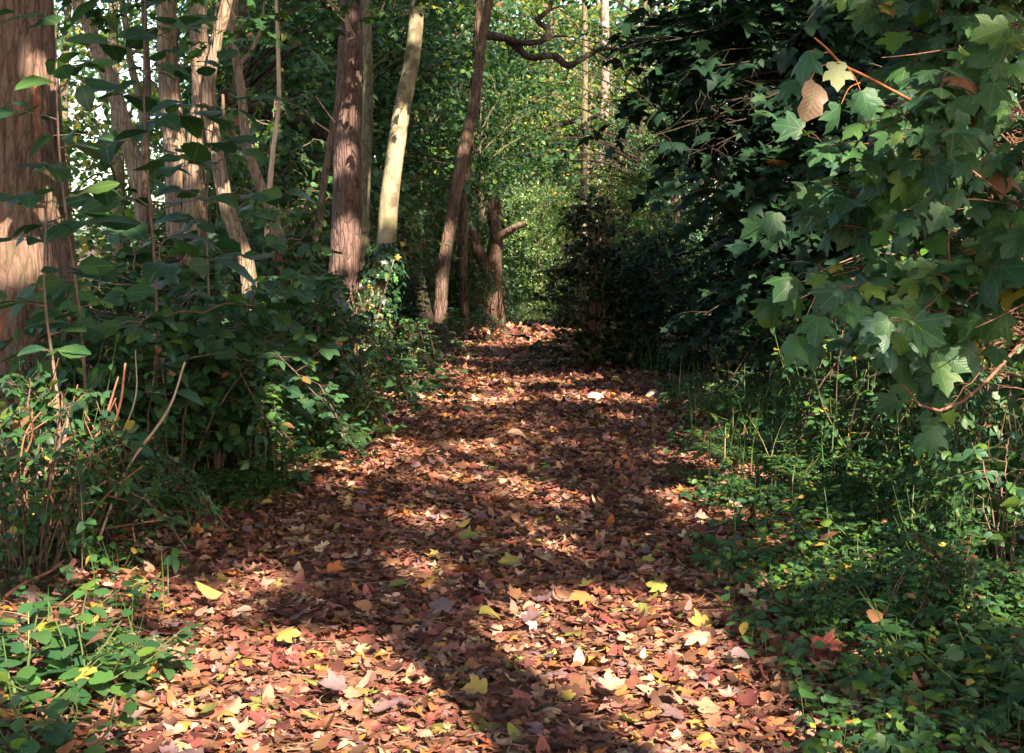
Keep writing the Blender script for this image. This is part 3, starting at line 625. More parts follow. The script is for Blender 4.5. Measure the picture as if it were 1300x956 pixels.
def frond_proto(seed, H, n, ls):
    """cow parsley / fern like rosette of divided leaves"""
    rng = np.random.default_rng(seed); sk = Sk()
    for k in range(n):
        a = rng.uniform(0, 2 * np.pi); u_ = np.array([np.cos(a), np.sin(a), 0]); L = H * rng.uniform(.8, 1.5)
        ln = smooth_line([[0, 0, -.02], u_ * L * .3 + [0, 0, H * .6], u_ * L * .7 + [0, 0, H * rng.uniform(.7, 1)], u_ * L + [0, 0, H * .6]], 14) + rng.normal(0, .004, (14, 3))
        tube(sk.w, ln, np.linspace(.003, .001, 14), 4)
        sd = np.array([-u_[1], u_[0], 0])
        for j in range(5, 14):
            ww = L * .38 * (1 - (j - 5) / 10.0)
            for sg in (-1, 1):
                tip = ln[j] + sd * sg * ww + u_ * ww * .5 - [0, 0, ww * .2]
                for f in (.35, .65, 1.0):
                    p = ln[j] + (tip - ln[j]) * f
                    for dd in (u_ + sd * sg * .3, sd * sg + u_ * .2, -u_ * .5 + sd * sg):
                        sk.leaf(p, nrm(dd + rng.normal(0, .2, 3)), nrm(np.array([0, 0, 1.]) + rng.normal(0, .3, 3)), ls * rng.uniform(.7, 1.2) * (1.1 - .4 * f))
    root = thing('fern', (0, 0, 0), '', ''); finish(root, sk, rng, M['herb'], M['greenstem'], OVATE_LOW, lname='fronds', wname='stalks'); return root

PROTO = {}
PROTO['shrub'] = [(shrub_proto('shrub', 31 + k, 1.6, .7, 11, 15, .075, 7, M['shrub'], M['twig'], OVATE_LOW), 1.6) for k in range(2)]
PROTO['broad'] = [(shrub_proto('broadleaf_shrub', 41 + k, 1.4, .6, 9, 9, .13, 6, M['sap'], M['twig'], OVATE, L=.4), 1.4) for k in range(2)]
PROTO['dark'] = [(shrub_proto('dark_shrub', 51, 2.2, .9, 13, 20, .085, 7, M['sycshade'], M['darkwood'], OVATE_LOW, low=.0), 2.2)]  # leaf colour carries the shade of the dark hollows
PROTO['bramble'] = [(bramble_proto(61 + k, .8, .65, 15, .062), .8) for k in range(3)]
PROTO['herb'] = [(herb_proto(71 + k, .7, .28, 15, .085), .7) for k in range(2)]
PROTO['fern'] = [(frond_proto(81 + k, .26, 11, .028), .26) for k in range(2)]
PROTO['low'] = [(herb_proto(91 + k, .26, .22, 12, .085, OVATE, M['herb']), .26) for k in range(2)]
used = set()
CNT = {}
def put(kind, u, v, vtop, label, cat, group=None, wide=1.0, Y=None, k=None):
    """stand a copy of a plant with its foot at picture place (u, v) (or depth Y) reaching up to row vtop"""
    p = gp(u, v) if Y is None else np.array([(u - 650) / F * Y, Y, 0]); 
    vb = v if Y is None else HOR + CAMH * F / Y
    h = (vb - vtop) / F * p[1]; L = PROTO[kind]; CNT[kind] = CNT.get(kind, 0) + 1
    pr, hp = L[(CNT[kind] if k is None else k) % len(L)]
    o = pr if pr.name not in used else copy_tree(pr); used.add(pr.name); 
    s = h / hp; o.location = onland(p); o.rotation_euler = (0, 0, CNT[kind] * 2.399 + u); o.scale = (s * wide, s * wide, s)
    return tag(o, label, cat, group)

LT = 'undergrowth plants left of the path'; RT = 'undergrowth plants right of the path'
# left side, near to far
put('low', 30, 905, 790, 'leafy green weed at the very bottom left corner', 'weed', LT, 1.3)
put('low', 110, 880, 775, 'low bright green weed left of the near sunlit leaves', 'weed', LT, 1.5)
put('low', 15, 830, 735, 'low broad-leaved plant at the left edge below the dry stems', 'weed', LT, 1.6)
put('fern', 165, 845, 800, 'small fresh green tuft at the left edge of the sunlit litter', 'weed', LT)
put('bramble', 40, 730, 480, 'bramble arching around the dry reddish stems in front of the massive trunk', 'bramble', LT, .8)
put('bramble', 135, 690, 560, 'low bramble at the foot of the massive trunk beside the dry stems', 'bramble', LT, 1.0)
put('herb', 50, 690, 440, 'tall thin green weed in front of the massive left trunk', 'weed', LT, .8)
put('low', 150, 725, 660, 'two-leaved green seedling at the path edge below the massive trunk', 'seedling', LT, .9)
put('bramble', 215, 630, 420, 'bramble right of the massive trunk below the big-leaved sapling', 'bramble', LT, 1.0)
put('broad', 275, 610, 340, 'broad-leaved bush under the sapling between the massive trunk and the crooked tree', 'bush', LT, 1.0)
put('herb', 250, 600, 470, 'weed patch right of the root flare of the massive trunk', 'weed', LT, 1.5)
put('bramble', 330, 600, 440, 'bramble by the path in front of the crooked tree', 'bramble', LT, 1.2)
put('fern', 330, 632, 590, 'divided-leaved plant at the left path edge beside the orange-brown leaf', 'fern', LT, 1.3)
put('fern', 385, 612, 570, 'divided-leaved plant on the left path edge below the bramble', 'fern', LT, 1.2)
put('fern', 290, 640, 600, 'divided-leaved plant at the left path edge nearest the massive trunk', 'fern', LT, 1.2)
put('herb', 385, 580, 450, 'weed clump at the path edge in front of the furrowed trunk', 'weed', LT, 1.3)
put('broad', 345, 545, 330, 'broad-leaved bush below the crooked tree', 'bush', LT, 1.1)
put('bramble', 430, 555, 420, 'bramble at the left path edge in front of the pale leaning trunk', 'bramble', LT, 1.0)
put('shrub', 395, 520, 340, 'leafy bush at the foot of the leaning dead stem', 'bush', LT, .8)
put('fern', 445, 545, 490, 'bright low plant at the path edge below the pale leaning trunk', 'fern', LT, 1.3)
put('low', 495, 500, 455, 'low sunlit weed at the foot of the pale leaning trunk', 'weed', LT, 2.0)
put('bramble', 510, 480, 400, 'dark bramble between the pale leaning trunk and the path', 'bramble', LT, 1.0)
put('shrub', 452, 490, 345, 'bush between the furrowed trunk and the pale leaning trunk', 'bush', LT, .55)
put('shrub', 300, 500, 260, 'bush behind the pale stems on the left', 'bush', LT, 1.0)
put('shrub', 235, 520, 350, 'dense bush behind the sapling at left', 'bush', LT, 1.0)
put('broad', 110, 560, 400, 'broad-leaved plant beside the massive trunk flare', 'bush', LT, .9)
put('shrub', 365, 460, 250, 'bush behind the leaning dead stem', 'bush', LT, 1.0)
put('shrub', 520, 0, 250, 'bush in the gap right of the pale leaning trunk', 'bush', LT, .7, Y=22)
put('shrub', 540, 0, 190, 'tall bush left of the leaning reddish trunk', 'bush', LT, .6, Y=23.5)
put('bramble', 545, 450, 425, 'low dark bramble under the leaning reddish trunk', 'bramble', LT, 1.4)
put('bramble', 590, 432, 395, 'small bramble in front of the old oak', 'bramble', LT, 1.3)
put('shrub', 608, 0, 330, 'bush at the left foot of the old oak', 'bush', LT, .8, Y=23.2)
put('bramble', 640, 0, 385, 'bramble hiding the right foot of the old oak', 'bramble', LT, 1.0, Y=24.6)
put('shrub', 420, 445, 200, 'tall bush behind the furrowed trunk', 'bush', LT, .8)
put('shrub', 485, 0, 200, 'tall bush behind the pale leaning trunk', 'bush', LT, .7, Y=20)
put('shrub', 270, 0, 120, 'tall bush filling the gap behind the pale stems', 'bush', LT, .6, Y=17)
put('shrub', 330, 0, 90, 'tall bush between the pale stems and the furrowed trunk', 'bush', LT, .6, Y=18)
put('broad', 300, 0, 240, 'broad-leaved bush around the foot of the pale stems', 'bush', LT, .9, Y=12.8)
put('broad', 180, 0, 290, 'broad-leaved bush below the bright gap at the left', 'bush', LT, 1.0, Y=11.5)
put('bramble', 200, 0, 350, 'tall bramble below the sapling stem', 'bramble', LT, .9, Y=9.6)
put('shrub', 598, 0, 250, 'tall bush right of the leaning reddish trunk', 'bush', LT, .5, Y=24.8)
put('dark', 606, 0, 318, 'dark shrub at the left foot of the old oak stub', 'bush', LT, .7, Y=24.7)  # near-black shrubs added to darken the far path into a tunnel
put('dark', 640, 0, 300, 'dark shrub narrowing the bright far opening from the left', 'bush', LT, .55, Y=28)
put('dark', 575, 0, 300, 'dark shrub behind the foot of the leaning reddish trunk', 'bush', LT, .8, Y=23)
put('dark', 520, 0, 320, 'dark shrub in the shade right of the pale leaning trunk', 'bush', LT, .8, Y=19.5)
put('dark', 722, 0, 300, 'dark shrub narrowing the bright far opening from the right', 'bush', RT, .6, Y=26)
put('broad', 150, 640, 330, 'broad-leaved bush against the root flare of the massive trunk', 'bush', LT, .8)
put('shrub', 300, 560, 340, 'small-leaved bush hiding the feet of the pale stems', 'bush', LT, .8)
put('shrub', 350, 500, 230, 'small-leaved bush in front of the thin pale sapling stem', 'bush', LT, .6)
put('bramble', 405, 540, 370, 'bramble with lit leaves in front of the leaning dead stem', 'bramble', LT, .8)
put('herb', 440, 575, 500, 'weed clump leaning over the left path edge', 'weed', LT, 1.3)
# right side
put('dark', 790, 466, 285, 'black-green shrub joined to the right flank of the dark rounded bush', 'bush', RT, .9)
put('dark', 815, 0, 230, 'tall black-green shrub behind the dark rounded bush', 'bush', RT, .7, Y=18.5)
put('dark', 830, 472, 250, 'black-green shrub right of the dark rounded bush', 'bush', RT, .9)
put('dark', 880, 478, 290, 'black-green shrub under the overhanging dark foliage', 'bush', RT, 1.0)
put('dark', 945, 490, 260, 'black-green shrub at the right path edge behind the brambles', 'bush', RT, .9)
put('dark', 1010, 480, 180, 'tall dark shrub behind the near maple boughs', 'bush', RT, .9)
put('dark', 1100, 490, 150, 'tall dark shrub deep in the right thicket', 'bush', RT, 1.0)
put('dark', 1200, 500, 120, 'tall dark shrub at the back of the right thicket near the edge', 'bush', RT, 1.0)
put('bramble', 1035, 535, 410, 'bramble under the lowest maple leaves', 'bramble', RT, 1.0)
put('shrub', 1075, 540, 330, 'small-leaved bush in the right thicket lit by the sun', 'bush', RT, .8)
put('low', 1000, 560, 500, 'weed clump at the right path edge below the bramble', 'weed', RT, 1.4)
put('herb', 1080, 600, 400, 'tall weed with thin stalks in the middle of the right bank', 'weed', RT, 1.0)
put('bramble', 1150, 600, 430, 'bramble in the middle of the right bank', 'bramble', RT, 1.1)
put('shrub', 1170, 590, 300, 'bush behind the right bank bramble', 'bush', RT, .8)
put('bramble', 1240, 640, 470, 'bramble with fresh green leaves on the right bank', 'bramble', RT, 1.0)
put('herb', 1160, 660, 500, 'upright green weed on the right bank above the ground ivy', 'weed', RT, 1.0)
put('herb', 1250, 690, 520, 'upright weed near the right picture edge', 'weed', RT, 1.1)
put('bramble', 1310, 700, 430, 'bramble at the right picture edge below the maple', 'bramble', RT, .6)
put('broad', 1275, 760, 560, 'broad-leaved plant at the right picture edge', 'bush', RT, 1.0)
put('bramble', 1230, 800, 690, 'low bramble at the lower right above the ground ivy', 'bramble', RT, 1.4)
put('fern', 880, 620, 590, 'tiny bright tuft at the right edge of the path in the sun', 'fern', RT, 1.0)
put('fern', 935, 600, 560, 'sunlit divided-leaved plant on the right path edge', 'fern', RT, 1.3)
put('fern', 965, 640, 600, 'bright divided-leaved plant among sunlit leaves right of the path', 'fern', RT, 1.3)
put('fern', 1090, 655, 600, 'yellow-green divided-leaved plant at the end of the sunny strip', 'fern', RT, 1.1)
put('fern', 930, 540, 505, 'small plant at the far end of the right path edge', 'fern', RT, 1.3)
put('low', 1120, 720, 640, 'short weed in the shade of the right bank', 'weed', RT, 1.4)

put('low', 60, 960, 850, 'weed at the bottom left corner nearest the viewer', 'weed', LT, 1.2)
put('low', 185, 870, 810, 'broad weed between the sunlit litter and the bottom left corner', 'weed', LT, 1.2)
put('low', 1060, 790, 725, 'broad weed at the right path edge beside the big reddish leaf', 'weed', RT, 1.3)
put('low', 1170, 860, 770, 'broad weed at the lower right in the shade', 'weed', RT, 1.3)
put('low', 1270, 900, 790, 'broad weed at the bottom right corner', 'weed', RT, 1.3)
put('low', 1060, 700, 650, 'broad weed right of the sunny strip', 'weed', RT, 1.3)
put('herb', 1200, 760, 600, 'tall thin weed standing out of the lower right ground cover', 'weed', RT, .8)
put('fern', 1010, 620, 570, 'divided-leaved plant at the back of the sunny strip on the right', 'fern', RT, 1.4)
put('fern', 1100, 800, 745, 'divided-leaved plant in the lower right ground cover', 'fern', RT, 1.4)
put('fern', 1200, 720, 660, 'divided-leaved plant in the middle of the right bank shade', 'fern', RT, 1.4)
# big-leaved saplings at left
def sapling(seed, foot, top, label, nb, ls, L, up=.3):
    rng = np.random.default_rng(seed); sk = Sk(); root = thing('sapling', foot, label, 'sapling'); top = np.array(top) - foot
    ln = smooth_line([[0, 0, -.05], top * .35 + [.03, 0, 0], top * .7 + [-.03, .02, 0], top], 24); tube(sk.w, ln, np.linspace(.011, .004, 24), 7)
    for k in range(nb):
        f = .2 + .8 * (k + rng.random()) / nb; p = np.array([np.interp(f, np.linspace(0, 1, 24), ln[:, c]) for c in range(3)])
        a = k * 2.4 + rng.normal(0, .3); spray(sk, rng, p, [np.cos(a), np.sin(a) * .8, up], L * (1.15 - .5 * f) * rng.uniform(.7, 1.2), 5, ls, .2, .0045, .08, .035, facing=(0, -.3, 1), tilt=.25, pdroop=.05)
    finish(root, sk, rng, M['sap'], M['twig'], OVATE); return root
sapling(201, onland(gp(195, 640)), W(186, -60, 8.0), 'tall sapling with big flat green leaves in front of the pale stems', 24, .21, .60)
sapling(202, onland(gp(112, 665)), W(70, 20, 7.4), 'slanting sapling with large leaves close to the right side of the massive trunk', 13, .18, .40)
sapling(203, onland(gp(250, 610)), W(275, 120, 8.9), 'smaller sapling with big leaves at the right of the tall sapling', 15, .20, .55)
sapling(204, onland(gp(70, 690)), W(60, 240, 6.8), 'short sapling with round leaves in front of the massive trunk', 8, .15, .26)

# dry reddish stems at left, and other dead canes
def dead_canes(name, foot, ends, label, rad, mat, arch=.0, cat='dead stems', seed=1, cn='cane'):
    rng = np.random.default_rng(seed); root = thing(name, foot, label, cat)
    for e in ends:
        mb = MB(); b = np.array([rng.normal(0, .08), rng.normal(0, .06), -.03]); e = np.array(e) - foot
        m = (b + e) / 2 + rng.normal(0, .03, 3) + [0, 0, arch]; r = rad * rng.uniform(.6, 1.2)
        tube(mb, [b, m, e], [r, r * .85, r * .6], 6, 12); link(cn, mb.mesh(cn, mat), root)
    return root
rq = np.random.default_rng(88); root = thing('dead_bramble', onland(gp(30, 715)), 'tangle of dry reddish broken canes at the left in front of the massive trunk', 'dead stems'); fb = np.array(root.location)
for k in range(30):
    u0, Y0 = rq.uniform(-70, 120), rq.uniform(6.3, 7.1); b0 = W(u0, 0, Y0); b0[2] = float(gz(b0[0], b0[1])) - .03
    low = k % 3 == 0
    tip = W(u0 + (rq.uniform(60, 150) if low else rq.normal(30, 38)), rq.uniform(560, 660) if low else rq.uniform(440, 580), Y0 + rq.uniform(-.5, .3))
    m1 = b0 + (tip - b0) * .35 + rq.normal(0, .03, 3) + [0, 0, .06]; m2 = b0 + (tip - b0) * .7 + rq.normal(0, .04, 3) + [0, 0, .04]
    r = rq.uniform(.003, .0075); mb = MB(); tube(mb, np.array([b0, m1, m2, tip]) - fb, [r, r, r * .9, r * .6], 7, 24, .25, k, 5); link('cane', mb.mesh('cane', M['drystem'] if k % 4 else M['deadwood']), root)
    if k % 2: 
        q = m2; mb2 = [q, q + rq.normal(0, .07, 3) + [0, 0, .05]]; mb = MB(); tube(mb, np.array([mb2[0], (mb2[0] + mb2[1]) / 2, mb2[1]]) - fb, [r * .6, r * .5, r * .3], 5); link('cane', mb.mesh('cane', M['drystem']), root)
dead_canes('dead_bramble', onland(gp(462, 478)), [W(455,372,14), W(470,380,14), W(440,395,13.8), W(480,450,13.6), W(492,425,13.6), W(500,330,14), W(425,400,14), W(447,360,14.2), W(462,350,14.2)],
           'fan of thin dry pinkish stalks at the foot of the pale leaning trunk', .009, M['deadwood'], .05, seed=3)
dead_canes('dead_bramble', onland(gp(634, 417)), [W(642,352,22.5), W(648,374,22.5), W(632,347,22.6), W(618,362,22.5), W(640,367,22.3), W(626,374,22.4)], 'tuft of reddish dry stalks at the foot of the old oak', .012, M['drystem'], .03, seed=7)
dead_canes('dead_bramble', onland(gp(385, 500)), [W(430,345,13), W(395,480,12.6), W(410,420,12.8), W(372,430,12.8), W(440,400,13)],
           'few thin straw-coloured stalks in the undergrowth in front of the furrowed trunk', .006, M['deadwood'], .08, seed=4)
dead_canes('dead_bramble', onland(gp(1260, 720)), [W(1300,430,5.8), W(1255,560,5.8), W(1295,600,5.5), W(1290,690,5.5), W(1240,600,5.9)],
           'few reddish dry stalks at the right picture edge', .004, M['drystem'], .05, seed=5)
dead_canes('dead_bramble', onland(gp(1080, 600)), [W(1035,480,7.5), W(1130,400,7.6), W(1070,420,7.6), W(1100,470,7.4), W(1180,450,7.3)],
           'thin straw-coloured stalks standing in the middle of the right bank', .004, M['deadwood'], .05, seed=6)
def stick(a, b, r, mat, label, sag=.02, cat='fallen stick'):
    a, b = np.array(a), np.array(b); base = (a + b) / 2; rg = np.random.default_rng(int(abs(a[0] * 100)) + 5)
    mb = MB(); tube(mb, [a - base, (a - base) * .3 + rg.normal(0, .01, 3) + [0, 0, sag], (b - base) * .4 + rg.normal(0, .01, 3), b - base], [r, r * .9, r * .8, r * .5], 7, 14, .1, 3, 5)
    return tag(link('stick', mb.mesh('stick', mat), None, base), label, cat)
gl = lambda u, v, h=.02: onland(gp(u, v)) + np.array([0, 0, h])
stick(gl(5, 775, .03), gl(82, 742, .10), .008, M['drystem'], 'pale broken stick lying at the left edge below the dry canes')
stick(W(-5, 655, 6.2), W(98, 612, 6.6), .006, M['drystem'], 'long thin straw-coloured stick slanting across the foot of the dry canes')
stick(gl(165, 665, .03), gl(240, 622, .12), .005, M['deadwood'], 'thin pale stick lying against the root of the massive trunk')
stick(gl(238, 624, .1), gl(296, 683, .02), .004, M['deadwood'], 'thin bent twig lying on the leaves right of the massive trunk')
stick(gl(700, 705, .03), gl(760, 640, .03), .003, M['twig'], 'fine dark twig lying on the path litter')
stick(gl(1135, 680, .05), gl(1220, 690, .09), .003, M['drystem'], 'thin reddish runner lying over the right ground cover')

# ivy sleeve on the pale trunk
rng = np.random.default_rng(301)
iv = thing('ivy', onland(gp(478, 480)), 'ivy sleeve wrapped around the lower part of the pale leaning trunk', 'ivy'); ib = np.array(iv.location)
sk = Sk()
for k in range(620):
    f = rng.random(); c = W(np.interp(f, [0, .5, 1], [470, 484, 492]), np.interp(f, [0, .5, 1], [440, 350, 308]), 15); a = rng.uniform(0, 2 * np.pi)
    rr = .13 + .16 * np.sin(np.pi * min(1, f * 1.05)) * rng.random(); o_ = np.array([np.cos(a), np.sin(a), 0])
    sk.leaf(c + o_ * rr - ib, nrm(o_ * .5 + rng.normal(0, .4, 3) - [0, 0, .8]), nrm(o_ + rng.normal(0, .3, 3) + [0, 0, .4]), .075 * rng.uniform(.6, 1.2))
for q in range(3): tube(sk.w, np.array([W(468 + q * 5, 470, 14.85), W(476 + q * 5, 400, 14.85), W(486 + q * 4, 320, 14.87)]) - ib, [.01, .008, .004], 5, 12)
finish(iv, sk, rng, M['ivy'], M['twig'], MAPLE_LOW, lname='foliage', wname='vines')

# dark rounded evergreen bush right of the path
rng = np.random.default_rng(302)
ye = thing('evergreen_bush', onland(gp(752, 468)), 'dark rounded evergreen bush tipped with yellowish leaves at the right of the far path', 'bush'); yb = np.array(ye.location)
sk = Sk(); H = 2.05
for k in range(26):
    a = rng.uniform(0, 6.28); z = H * rng.uniform(.55, 1); rr = .45 * (1 - .55 * z / H); tube(sk.w, [[0, 0, 0], [np.cos(a) * rr * .6, np.sin(a) * rr * .6, z * .5], [np.cos(a) * rr, np.sin(a) * rr, z]], [.018, .012, .004], 5, 8)
sp_ = []; 
for k in range(330):                                  # sprigs of an uneven cone, longer towards the foot
    z = H * (1 - rng.random() ** .75) * .93 + .03; a = rng.uniform(0, 6.28)
    ro = (.62 * (1 - (z / H) ** 1.5) ** .7 + .05) * rng.uniform(.55, 1.25) * (1 + .25 * np.sin(2 * a + 3 * z))
    o_ = np.array([np.cos(a), np.sin(a), 0]); L_ = rng.uniform(.18, .38)
    p0 = o_ * max(0, ro - L_) + [0, 0, z - .04]; dv = nrm(o_ + [0, 0, rng.uniform(-.1, .9)] + rng.normal(0, .3, 3))
    spray(sk, rng, p0, dv, L_, 22, .062, .25, .004, tilt=.55)
N_ = len(sk.P); mb = MB(); leaves(mb, OVATE_LOW, sk.P, sk.D, sk.N, sk.S, rng)
link('stems', sk.w.mesh('stems', M['twig']), ye); link('foliage', mb.mesh('foliage', M['yew']), ye)

# ------------------------------------------------------------------ overhanging dark tree on the right
rng = np.random.default_rng(303)
def bough_tree(name, foot, trunk_pts, tips, label, lmat, tpl, ls, nspray, nl, L, seed, petiole=0, facing=(0, -.4, 1), tilt=.4, wmat=None, r=.02, droop=.5, pm=None, cat='tree', tr=.1, carved=.05, bm=None, near=.6):
    rng = np.random.default_rng(seed); sk = Sk(); root = thing(name, foot, label, cat); tp = np.array(trunk_pts) - foot
    mb = MB(); tube(mb, tp, np.linspace(tr, tr * .5, len(tp)), 16, 50, .08, seed, 9); link('trunk', mb.mesh('trunk', wmat), root)
    pw = MB() if pm else None
    for tip in tips:
        tip = np.array(tip) - foot; f = rng.uniform(.25, .95); s = np.array([np.interp(np.clip(tip[2] / max(tp[-1][2], .1) * .8 + .1, .1, .97), np.linspace(0, 1, len(tp)), tp[:, c]) for c in range(3)])
        best = None
        for q in range(10 if near < .5 else 1):
            mid = (s + tip) / 2 + rng.normal(0, .06 + .03 * q, 3) + [0, 0, .12 * np.linalg.norm(tip - s)]
            l_ = smooth_line([s, mid, tip], 14); bad = (~carve(l_ + foot, -.08, near)).sum() if near < .5 else 0
            if best is None or bad < best[0]: best = (bad, l_)
        ln = best[1]
        if best[0] > 4: continue
        tube(sk.w, ln, np.linspace(r, r * .2, 14), 6)
        dl = np.linalg.norm(tip - s)
        for q in range(nspray):
            g = 1 - rng.random() ** 1.3 * min(.75, 1.0 / max(dl, .3)); p = np.array([np.interp(g, np.linspace(0, 1, 14), ln[:, c]) for c in range(3)])
            d = nrm(nrm(tip - s) * .6 + rng.normal(0, .7, 3) * [1, 1, .5]); spray(sk, rng, p, d, L * rng.uniform(.5, 1.2), nl, ls, droop, r * .2, .45, petiole, facing, tilt, pw=pw)
    finish(root, sk, rng, lmat, bm or M['twig'], tpl, wname='branches', carved=carved, near=near)
    if pw is not None and pw.n: link('petioles', pw.mesh('petioles', pm), root)
    return root
tips = []
def dens(u, v):      # where the dark foliage hangs
    left = np.interp(v, [-80, 0, 60, 130, 170, 230, 270, 330, 420, 480], [770, 800, 800, 770, 790, 830, 880, 850, 830, 835]); return u > left + 15
while len(tips) < 190:
    u, v = rng.uniform(760, 1080), rng.uniform(-90, 440)
    if dens(u, v): tips.append(W(u, v, rng.uniform(11.2, 14.2)))
ft = onland(np.array([3.9, 13.6, 0]))
bough_tree('overhanging_tree', ft, [ft - [0, 0, .1], ft + [-.1, 0, 1.5], ft + [-.25, .1, 3.2], ft + [-.3, 0, 5.4]], tips, 'dark tree on the right hanging layered near-black foliage over the path', M['sycshade'], MAPLE_LOW, .15, 6, 8, .5, 304, wmat=M['greytrunk'], facing=(-.1, -.2, 1), droop=.35, tr=.12, carved=-.11, bm=M['darkwood'])

# near maple at the right
rng = np.random.default_rng(305)
tips = []
def lf(v): return np.interp(v, [-100, 0, 60, 110, 150, 190, 230, 300, 360, 430, 470], [1040, 1050, 1040, 1075, 1110, 1060, 1000, 985, 1010, 1050, 1120])
while len(tips) < 120:
    u, v = rng.uniform(980, 1420), rng.uniform(-110, 500)
    if u > lf(v) + 22: tips.append(W(u, v, np.clip(rng.normal(5.3, .5) + (v < 100) * .2, 4.55, 6.8)))
ft = onland(np.array([2.35, 5.9, 0]))
bough_tree('maple_tree', ft, [ft - [0, 0, .1], ft + [-.05, 0, .8], ft + [.02, -.05, 1.6], ft + [0, 0, 3.0]], tips, 'near maple at the right with large lobed green leaves on drooping boughs', M['syc'], MAPLE, .104, 5, 5, .26, 306, .045, (-.15, -.75, .8), .38, M['ruddy'], .009, .25, None, tr=.05, near=.14, bm=M['redtwig'])
mp_ = [o for o in bpy.data.objects if o.name.startswith('maple_tree')][0]; mpb = np.array(mp_.location)
# the bare red twig end with its withered leaves, and the spray left of it
Yw = 4.6
limb(mp_, mpb, [W(1180,140,5.2), W(1105,100,4.75), W(1070,82,4.65), W(1050,62,4.6), W(1034,48,4.58)], [.006,.005,.0045,.004,.0035], M['petiole'], 'twig', 6, 20, 'bare orange-red twig end', .05)
for pts in ([W(1072,82,4.65), W(1048,82,4.6), W(1034,92,4.58), W(1026,108,4.57)], [W(1070,82,4.65), W(1066,80,4.6), W(1062,80,4.6)], [W(1052,66,4.6), W(1040,68,4.6), W(1028,64,4.62)], [W(1075,84,4.65), W(1086,100,4.63), W(1092,114,4.62)], [W(1092,105,4.65), W(1078,112,4.64), W(1068,132,4.63)]):
    limb(mp_, mpb, pts, [.0024, .002, .0016], M['petiole'], 'petiole', 5, 12, None, 0)
def one_leaf(name, mat, tplv, p, d, n, s, parent=None, base=(0, 0, 0), label=None):
    mb = MB(); leaves(mb, [tplv], [np.array(p) - base], [d], [n], [s], np.random.default_rng(1)); return link(name, mb.mesh(name, mat), parent, label=label)
one_leaf('withered_leaf', M['withered'], lobed([(.20,.0),(.38,.12),(.40,.34),(.30,.50),(.33,.74),(.10,.88)], .6, .5, .4, .38, 9), W(1036,105,4.57), [-.22, -.1, -1], [.25, -1, .35], .13, mp_, mpb, 'withered pale tan curled leaf')
one_leaf('pale_leaf', M['paleunder'], MAPLE[2], W(1061,80,4.6), [.05, -.1, -.9], [.15, -1, .3], .095, mp_, mpb, 'pale cream-green leaf showing its underside')
for p, d, n, s in ((W(1027,64,4.62), [-.35, -.2, -.9], [-.8, -.5, .4], .13), (W(1018,100,4.7), [-.8, -.2, -.5], [-.3, -.5, .8], .11), (W(1066,133,4.63), [-.3, 0, -1], [.7, -.6, .2], .11), (W(985,270,4.8), [-.3, -.2, -.8], [-.2, -1, .4], .09), (W(1095,115,4.62), [.2, -.1, -1], [-.4, -.9, .1], .10)):
    one_leaf('leaf', M['syc'], MAPLE[1], p, d, n, s, mp_, mpb)

rng = np.random.default_rng(311)
for ow, obase, Yo, sp_, nm_ in ((t2, t2b, 13.5, [(395,-10),(420,18),(455,12),(480,-5),(372,30),(350,0)], 'foliage'), (t4, t4b, 13.6, [(500,12),(525,22),(545,8),(562,-8),(480,22)], 'foliage'), (cop, cb, 10.5, [(110,10),(150,30),(205,5),(300,25),(330,8),(270,60),(355,40)], 'foliage')):
    sk = Sk()
    for u, v in sp_:
        p = W(u, v, Yo) - obase; q = p + rng.normal(0, .25, 3) + [.0, .6, .7]
        tube(sk.w, [q, (p + q) / 2 + [0, 0, .08], p], [.012, .009, .004], 5, 8)
        for w_ in range(4): spray(sk, rng, q + (p - q) * rng.uniform(.4, 1), rng.normal(0, 1, 3) * [1, 1, .3], .34, 8, .10, .35, .004, .35, tilt=.4)
    finish(ow, sk, rng, M['shrub'], M['darkwood'], MAPLE_LOW, wname='branches')
# second, deeper maple filling the thicket behind it
rng = np.random.default_rng(307); tips = []
while len(tips) < 105:
    u, v = rng.uniform(960, 1400), rng.uniform(-100, 480)
    if u > lf(v) + 20: tips.append(W(u, v, rng.uniform(7.0, 9.0)))
ft = onland(np.array([3.4, 8.4, 0]))
bough_tree('maple_tree', ft, [ft - [0, 0, .1], ft + [-.05, 0, 1.2], ft + [.02, -.05, 2.4], ft + [0, 0, 4.2]], tips, 'second maple deeper in the right thicket behind the near maple leaves', M['sycshade'], MAPLE_LOW, .14, 5, 6, .4, 308, 0, (-.1, -.5, .9), .4, M['ruddy'], .012, .3, tr=.06)

for sd_, fx, regs, Yr, lab, lm in ((331, (-3.0, 23.5), (480, 622, -20, 330), (21.8, 25), 'layered dark-limbed tree standing behind the leaning reddish trunk', 'shrub'), (332, (-3.6, 19.5), (325, 480, -20, 300), (17.8, 20.5), 'layered dark-limbed tree behind the furrowed brown trunk', 'shrub'), (333, (2.6, 27), (640, 800, -20, 230), (26, 29), 'layered tree holding leafy boughs over the far path', 'far')):
    rr_ = np.random.default_rng(sd_); tips = [W(rr_.uniform(*regs[:2]), rr_.uniform(*regs[2:]), rr_.uniform(*Yr)) for _ in range(46)]
    ft = onland(np.array([fx[0], fx[1], 0]))
    bough_tree('tree', ft, [ft - [0, 0, .1], ft + [.1, 0, 1.8], ft + [-.15, .1, 3.6], ft + [.1, 0, 6.2]], tips, lab, M[lm], OVATE_LOW, .12, 5, 9, .55, sd_, wmat=M['darkwood'], facing=(0, -.3, 1), droop=.3, r=.022, tr=.07, carved=-.2, bm=M['darkwood'])
